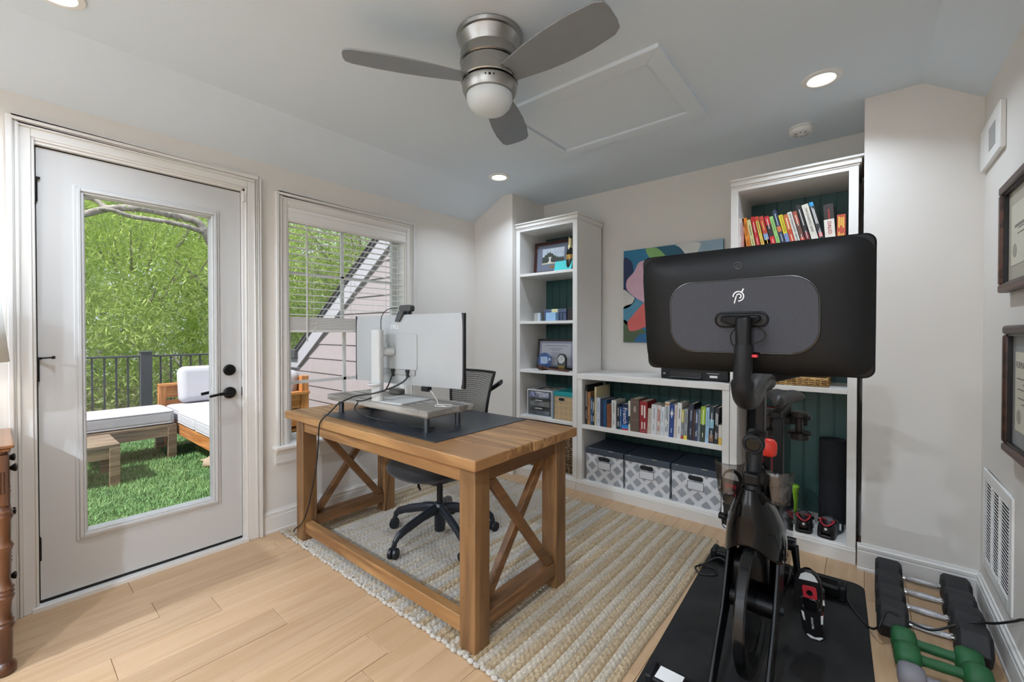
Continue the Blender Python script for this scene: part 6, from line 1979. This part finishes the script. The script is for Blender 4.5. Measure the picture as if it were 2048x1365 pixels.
def slat_table(name, label, cat, x0, x1, y0, y1, zt, nslat, leg):
    t = thing(name, label, cat, ((x0 + x1) / 2, (y0 + y1) / 2, DZ))
    bw = (x1 - x0) / nslat
    for k in range(nslat):
        ob('slat', MB().box(x0 + k * bw + 0.003, x0 + (k + 1) * bw - 0.003, y0, y1, zt - 0.03, zt), M_TEAK, t, bev=0.003)
    for a0, a1, c0, c1 in ((x0 + 0.01, x1 - 0.01, y0 + 0.01, y0 + 0.04), (x0 + 0.01, x1 - 0.01, y1 - 0.04, y1 - 0.01), (x0 + 0.01, x0 + 0.04, y0 + 0.04, y1 - 0.04), (x1 - 0.04, x1 - 0.01, y0 + 0.04, y1 - 0.04)):
        ob('apron', MB().box(a0, a1, c0, c1, zt - 0.125, zt - 0.031), M_TEAK, t, bev=0.002)
    for xx in (x0, x1 - leg):
        for yy_ in (y0, y1 - leg):
            ob('leg', MB().box(xx, xx + leg, yy_, yy_ + leg, DZ, zt - 0.031), M_TEAK, t, bev=0.003)
    return t


slat_table('coffee_table', 'low weathered wooden coffee table on the turf, nearest the door', 'table', -5.66, -5.09, 0.05, 0.712, 0.252, 4, 0.07)
slat_table('ottoman', 'weathered wooden ottoman bench on the turf beside the cedar sofa', 'ottoman', -6.36, -5.75, 0.42, 1.262, 0.250, 4, 0.075)


def cushion(name, label, x0, x1, y0, y1, z0, z1, bev=0.05, M=None, cat='cushion', group='outdoor cushions'):
    m = MB()

    def f(u, v):
        return (0, 0, 0)
    o = ob(name, MB().box(x0, x1, y0, y1, z0, z1), M_CUSH, None, bev=bev, seg=4, M=M)
    tag(o, label, cat, group)
    pts = rrect(x0 + 0.004, x1 - 0.004, y0 + 0.004, y1 - 0.004, bev * 0.9, 4)
    for zz_ in (z1 - bev * 0.45, z0 + bev * 0.45):
        ob('piping', MB().tube([(x_, y_, zz_) for x_, y_ in pts], 0.006, n=6, closed=True), M_CUSH, o, smooth=60, M=M)
    return o


cushion('seat_cushion', 'white seat cushion lying on the weathered ottoman', -6.34, -5.77, 0.46, 1.25, 0.252, 0.405, 0.04)

sf = thing('cedar_sofa', 'orange cedar outdoor sofa along the siding wall of the deck', 'sofa', (-5.46, 1.66, DZ))
ob('front_rail', MB().box(-6.45, -4.50, 1.285, 1.325, 0.12, 0.245), M_CEDAR, sf, bev=0.003)
ob('rear_rail', MB().box(-6.45, -4.50, 2.02, 2.06, 0.12, 0.245), M_CEDAR, sf, bev=0.003)
for k in range(7):
    ob('seat_slat', MB().box(-6.44, -4.51, 1.33 + k * 0.1, 1.40 + k * 0.1, 0.225, 0.246), M_CEDAR, sf)
for xx in (-6.47, -4.535):
    for yy_ in (1.235, 2.02):
        ob('post', MB().box(xx, xx + 0.06, yy_, yy_ + 0.075, DZ, 0.62 if yy_ < 2 else 0.79), M_CEDARZ, sf, bev=0.004)
    for z0, z1 in ((0.46, 0.60), (0.28, 0.43)):
        ob('arm_board', MB().box(xx + 0.014, xx + 0.046, 1.31, 2.02, z0, z1), wood('cedar_arm', '#c98a50', '#a2632e', axis='y', scale=0.9, rough=0.6), sf, bev=0.003)
    ob('arm_cap', MB().box(xx - 0.012, xx + 0.075, 1.235, 2.10, 0.60, 0.63), wood('cedar_arm', '#c98a50', '#a2632e', axis='y', scale=0.9, rough=0.6), sf, bev=0.003)
for k in range(3):
    ob('back_board', MB().box(-6.45, -4.49, 2.045, 2.075, 0.27 + k * 0.175, 0.43 + k * 0.175), M_CEDAR, sf, bev=0.003)
cushion('seat_cushion', 'white seat cushion at the far end of the cedar sofa', -6.40, -5.80, 1.30, 1.98, 0.248, 0.385, 0.04)
cushion('seat_cushion', 'white seat cushion in the middle of the cedar sofa', -5.79, -5.17, 1.27, 1.98, 0.248, 0.385, 0.04)
cushion('seat_cushion', 'white seat cushion at the near end of the cedar sofa', -5.16, -4.56, 1.27, 1.98, 0.248, 0.385, 0.04)
for xa, xb, lb in ((-6.36, -5.76, 'white back cushion at the far end of the cedar sofa'), (-5.74, -5.16, 'white back cushion in the middle of the cedar sofa'), (-5.14, -4.58, 'white back cushion at the near end of the cedar sofa')):
    o = ob('back_cushion', MB().box(xa, xb, -0.09, 0.09, 0.0, 0.46), M_CUSH, None, bev=0.075, seg=5, M=T(0, 1.90, 0.395) @ RX(R(-12)))
    tag(o, lb, 'cushion', 'outdoor cushions')
# end cushion facing the door at the far arm
o = ob('back_cushion', MB().box(-0.09, 0.09, -0.33, 0.33, 0.0, 0.44), M_CUSH, None, bev=0.075, seg=5, M=T(-6.33, 1.74, 0.39) @ RY(R(-10)))
tag(o, 'plump white back cushion leaning on the far arm of the cedar sofa', 'cushion', 'outdoor cushions')
cm_ = MB().grid(lambda u, v: (-5.35 + 0.5 * u + 0.03 * math.sin(9 * v + 5 * u), 1.36 + 0.35 * v + 0.03 * math.sin(11 * u), DZ + 0.02 + 0.13 * math.sin(PI * u) ** 0.7 * math.sin(PI * v) ** 0.5 * (0.75 + 0.25 * math.sin(17 * u + 9 * v) * math.cos(13 * v))), 30, 20)
cl = ob('furniture_cover', cm_, mat('beige_canvas', '#b7a58e', 0.9, var=0.15, vscale=8), None, smooth=60)
md = cl.modifiers.new('thickness', 'SOLIDIFY'); md.thickness = 0.008
tag(cl, 'crumpled beige canvas cover stuffed under the cedar sofa', 'cover')

# ------------------------------------------------------------------ neighbouring gable wing with lap siding
GY = 2.90
gb = thing('gable_wing', 'pale lap sided gable wing of the house outside the window', 'house wing', (-4.9, GY, DZ))
M_SID = mat('siding_pale', '#a69da1', 0.7, var=0.03, vscale=20)
M_FASC = mat('fascia_white', '#b3b2bb', 0.5)


def rake_x(z):      # x of the lower edge of the rake board at height z
    return -6.50 + (z - 0.723) / 0.647


ob('sheathing', MB().prism([(-8.2, DZ - 0.1), (XL - 0.15, DZ - 0.1), (XL - 0.15, 2.95), (rake_x(2.95), 2.95), (rake_x(0.70), 0.70), (-8.2, 0.70)], 0, 0.10, T(0, GY + 0.13, 0) @ FACE_NY), mat('sheathing', '#b5adb0', 0.9), gb)
zz = DZ
k = 0
while zz < 2.9:
    z1 = zz + 0.2
    for (xa0, xa1) in (((-8.2, -8.2) if z1 <= 0.72 else (rake_x(max(zz, 0.70)), rake_x(z1)),)):
        x1 = XL - 0.16
        if xa1 > x1 - 0.05:
            break
        # lapped: bottom edge proud of the top edge
        vs = [(xa0, GY, zz), (x1, GY, zz), (x1, GY + 0.014, z1 + 0.012), (xa1, GY + 0.014, z1 + 0.012), (xa0, GY + 0.013, zz), (x1, GY + 0.013, zz), (x1, GY + 0.022, z1 + 0.012), (xa1, GY + 0.022, z1 + 0.012)]
        ob('siding_board', MB().add(vs, [(0, 1, 2, 3), (7, 6, 5, 4), (0, 4, 5, 1), (3, 2, 6, 7), (1, 5, 6, 2), (0, 3, 7, 4)]), M_SID, gb)
    zz = z1


def rake_band(o0, o1, y0, y1, xs=-6.50, zs=0.723, xe=-3.0):
    """parallelogram following the roof slope, offset o0..o1 measured upward"""
    ze = zs + (xe - xs) * 0.647
    return MB().prism([(xs, zs + o0), (xe, ze + o0), (xe, ze + o1), (xs, zs + o1)], y0, y1, FACE_NY @ T(0, 0, -0) if False else T(0, 0, 0) @ FACE_NY)


ob('rake_board', rake_band(0.0, 0.225, -(GY + 0.01), -(GY - 0.035)), M_FASC, gb)
ob('roof_edge', rake_band(0.225, 0.275, -(GY + 0.5), -(GY - 0.055)), mat('roof_edge_dark', '#4a4a4e', 0.6), gb)
ob('shingles', rake_band(0.275, 0.30, -(GY + 1.5), -(GY - 0.065)), mat('shingle_dark', '#3b3a3c', 0.9, var=0.3, vscale=20), gb)
ob('eave_return', MB().box(-7.6, -6.50, GY - 0.035, GY + 0.02, 0.723, 0.86), M_FASC, gb)
ob('gutter', MB().box(-7.6, -6.46, GY - 0.09, GY + 0.02, 0.86, 0.99), mat('roof_edge_dark', '#4a4a4e', 0.6), gb, bev=0.01)

# ------------------------------------------------------------------ ground and trees
struct('ground', MB().box(-60, 40, -45, 60, -3.6, -3.4), mat('leaf_litter', '#6d6a4a', 0.95, color2='#5a6b3a', vscale=1.2))
M_BARK = mat('grey_bark', '#b5aea6', 0.9, color2='#857d74', vscale=14, bump=0.8, bscale=60)


def leaf_mat(name, c1, c2):
    m = bpy.data.materials.new(name)
    m.use_nodes = True
    nt = m.node_tree
    N_, L2 = nt.nodes, nt.links
    N_.clear()
    out = N_.new('ShaderNodeOutputMaterial')
    df = N_.new('ShaderNodeBsdfDiffuse')
    tl = N_.new('ShaderNodeBsdfTranslucent')
    mx = N_.new('ShaderNodeMixShader')
    mx.inputs[0].default_value = 0.45
    tc = N_.new('ShaderNodeTexCoord')
    nz = N_.new('ShaderNodeTexNoise')
    nz.inputs['Scale'].default_value = 2.2
    nz.inputs['Detail'].default_value = 6
    cr = N_.new('ShaderNodeValToRGB')
    cr.color_ramp.elements[0].position = 0.38
    cr.color_ramp.elements[1].position = 0.62
    cr.color_ramp.elements[0].color = (*hx(c1), 1)
    cr.color_ramp.elements[1].color = (*hx(c2), 1)
    L2.new(tc.outputs['Object'], nz.inputs['Vector'])
    L2.new(nz.outputs['Fac'], cr.inputs[0])
    L2.new(cr.outputs[0], df.inputs[0])
    L2.new(cr.outputs[0], tl.inputs[0])
    L2.new(df.outputs[0], mx.inputs[1])
    L2.new(tl.outputs[0], mx.inputs[2])
    L2.new(mx.outputs[0], out.inputs[0])
    return m


M_LEAF = leaf_mat('spring_leaf', '#d0e08c', '#a0bb62')
M_LEAF2 = leaf_mat('brush_leaf', '#a9b47c', '#8f8f6c')


def leaves(seed, centers, per, spread, ln_, wd_):
    g_ = np.random.default_rng(seed)
    c_ = np.repeat(np.array(centers), per, 0)
    n_ = len(c_)
    p = c_ + g_.normal(0, 1, (n_, 3)) * np.array(spread)
    d = g_.normal(0, 1, (n_, 3))
    d[:, 2] -= 0.55
    d /= np.linalg.norm(d, axis=1)[:, None]
    e = np.cross(d, g_.normal(0, 1, (n_, 3)))
    e /= np.linalg.norm(e, axis=1)[:, None]
    s = g_.uniform(0.6, 1.3, n_)[:, None]
    a_ = p
    b_ = p + d * ln_ * 0.45 * s + e * wd_ * s
    c2 = p + d * ln_ * s
    d2 = p + d * ln_ * 0.45 * s - e * wd_ * s
    return np.stack([a_, b_, c2, d2], 1)


def tree(label, base, top, crown, ncl, per, seed, ln_, wd_, leafm, branches=(), group='trees beyond the railing', name='leafy_tree', spread=(0.30, 0.34, 0.22)):
    t = thing(name, label, 'tree', base, group)
    r_ = random.Random(seed)
    b0, t0 = Vector(base), Vector(top)
    tr_ = MB().tube(catmull([b0, b0.lerp(t0, 0.35) + Vector((0.1, -0.15, 0)), b0.lerp(t0, 0.7) + Vector((-0.1, 0.1, 0)), t0], 5), [0.26 - 0.012 * i for i in range(16)], n=12)
    ob('trunk', tr_, M_BARK, t, smooth=60)
    for pts, r0, r1 in branches:
        q = catmull(pts, 6)
        ob('branch', MB().tube(q, [r0 + (r1 - r0) * i / (len(q) - 1) for i in range(len(q))], n=10), M_BARK, t, smooth=60)
    cx_, cy_, cz_, rx, ry, rz = crown
    cs = []
    tw = MB()
    while len(cs) < ncl:
        x_, y_, z_ = (r_.uniform(-1, 1) for _ in range(3))
        d = x_ * x_ + y_ * y_ + z_ * z_
        if d > 1 or d < 0.12:
            continue
        c_ = Vector((cx_ + x_ * rx, cy_ + y_ * ry, cz_ + z_ * rz))
        cs.append(c_)
        if len(cs) % 7 == 0:
            o_ = c_.lerp(Vector((cx_, cy_, cz_ - rz * 0.3)), 0.35)
            tw.tube([c_, c_.lerp(o_, 0.5) + Vector((0, 0, -0.12)), o_], [0.008, 0.016, 0.026], n=5)
    ob('twigs', tw, M_BARK, t, kind='stuff')
    ob('foliage', np_mesh('foliage', leaves(seed, [tuple(c) for c in cs], per, spread, ln_, wd_), 4), leafm, t, kind='stuff')
    return t


BR1 = [(-9.6, 0.40, 2.75), (-9.5, 0.77, 3.02), (-9.5, 0.92, 3.1), (-9.5, 1.2, 3.25), (-9.5, 1.49, 3.33), (-9.5, 1.74, 3.35), (-9.5, 2.01, 3.33), (-9.5, 2.23, 3.31), (-9.5, 2.38, 3.29), (-9.5, 2.49, 3.19), (-9.5, 2.67, 2.81), (-9.5, 2.85, 2.45), (-9.7, 3.1, 1.6), (-10.4, 3.4, 0.2), (-11.2, 3.6, -1.2)]
BR2 = [(-9.45, 1.10, 3.22), (-9.4, 1.25, 3.22), (-9.4, 1.46, 3.17), (-9.4, 1.72, 3.17), (-9.4, 2.02, 3.17), (-9.4, 2.28, 3.14), (-9.5, 2.52, 3.10)]
BR3 = [(-9.8, 0.80, 3.50), (-9.6, 0.95, 3.4), (-9.6, 1.07, 3.38), (-9.5, 1.2, 3.25)]
BR4 = [(-11.0, 2.4, 2.75), (-11.0, 2.66, 2.52), (-11.0, 2.83, 2.32), (-11.0, 3.09, 2.07), (-11.2, 3.4, 1.2), (-11.4, 3.6, 0.0)]
tree('big willow oak with arching grey limbs outside the glass door', (-11.6, 3.7, -3.4), (-11.9, 3.4, 3.2), (-12.0, 1.9, 2.2, 2.3, 3.6, 3.3), 1350, 75, 21, 0.125, 0.0115, M_LEAF,
     [(BR1, 0.045, 0.085), (BR2, 0.03, 0.045), (BR3, 0.03, 0.04), (BR4, 0.03, 0.07)])
tree('tall oak seen through the blind slats of the window', (-13.2, 9.2, -3.4), (-13.0, 9.0, 4.0), (-13.0, 8.2, 2.8, 2.6, 4.2, 3.4), 780, 60, 22, 0.15, 0.014, leaf_mat('oak_leaf', '#b3c07c', '#7f9852'))
tree('broad oak standing far left behind the railing', (-13.6, -3.4, -3.4), (-13.2, -3.2, 3.6), (-13.0, -2.9, 2.0, 2.6, 3.6, 3.4), 480, 52, 23, 0.17, 0.018, M_LEAF)
tree('distant oak filling the gap behind the nearer trees', (-18.5, 4.5, -3.4), (-18.3, 4.4, 4.4), (-18.0, 4.6, 3.0, 2.4, 8.5, 4.2), 800, 60, 26, 0.26, 0.026, M_LEAF)
for k_, (bx_, by_, lb_) in enumerate(((-10.2, 0.6, 'low brushy shrub behind the railing left of the post'), (-10.0, 2.4, 'low brushy shrub behind the railing right of the post'), (-11.5, 5.2, 'low brushy shrub beyond the deck below the window tree'))):
    tree(lb_, (bx_, by_, -3.4), (bx_, by_, -1.6), (bx_ - 0.4, by_, -1.3, 1.0, 1.5, 1.7), 150, 50, 30 + k_, 0.14, 0.022, M_LEAF2, group='shrubs beyond the railing', name='leafy_shrub')
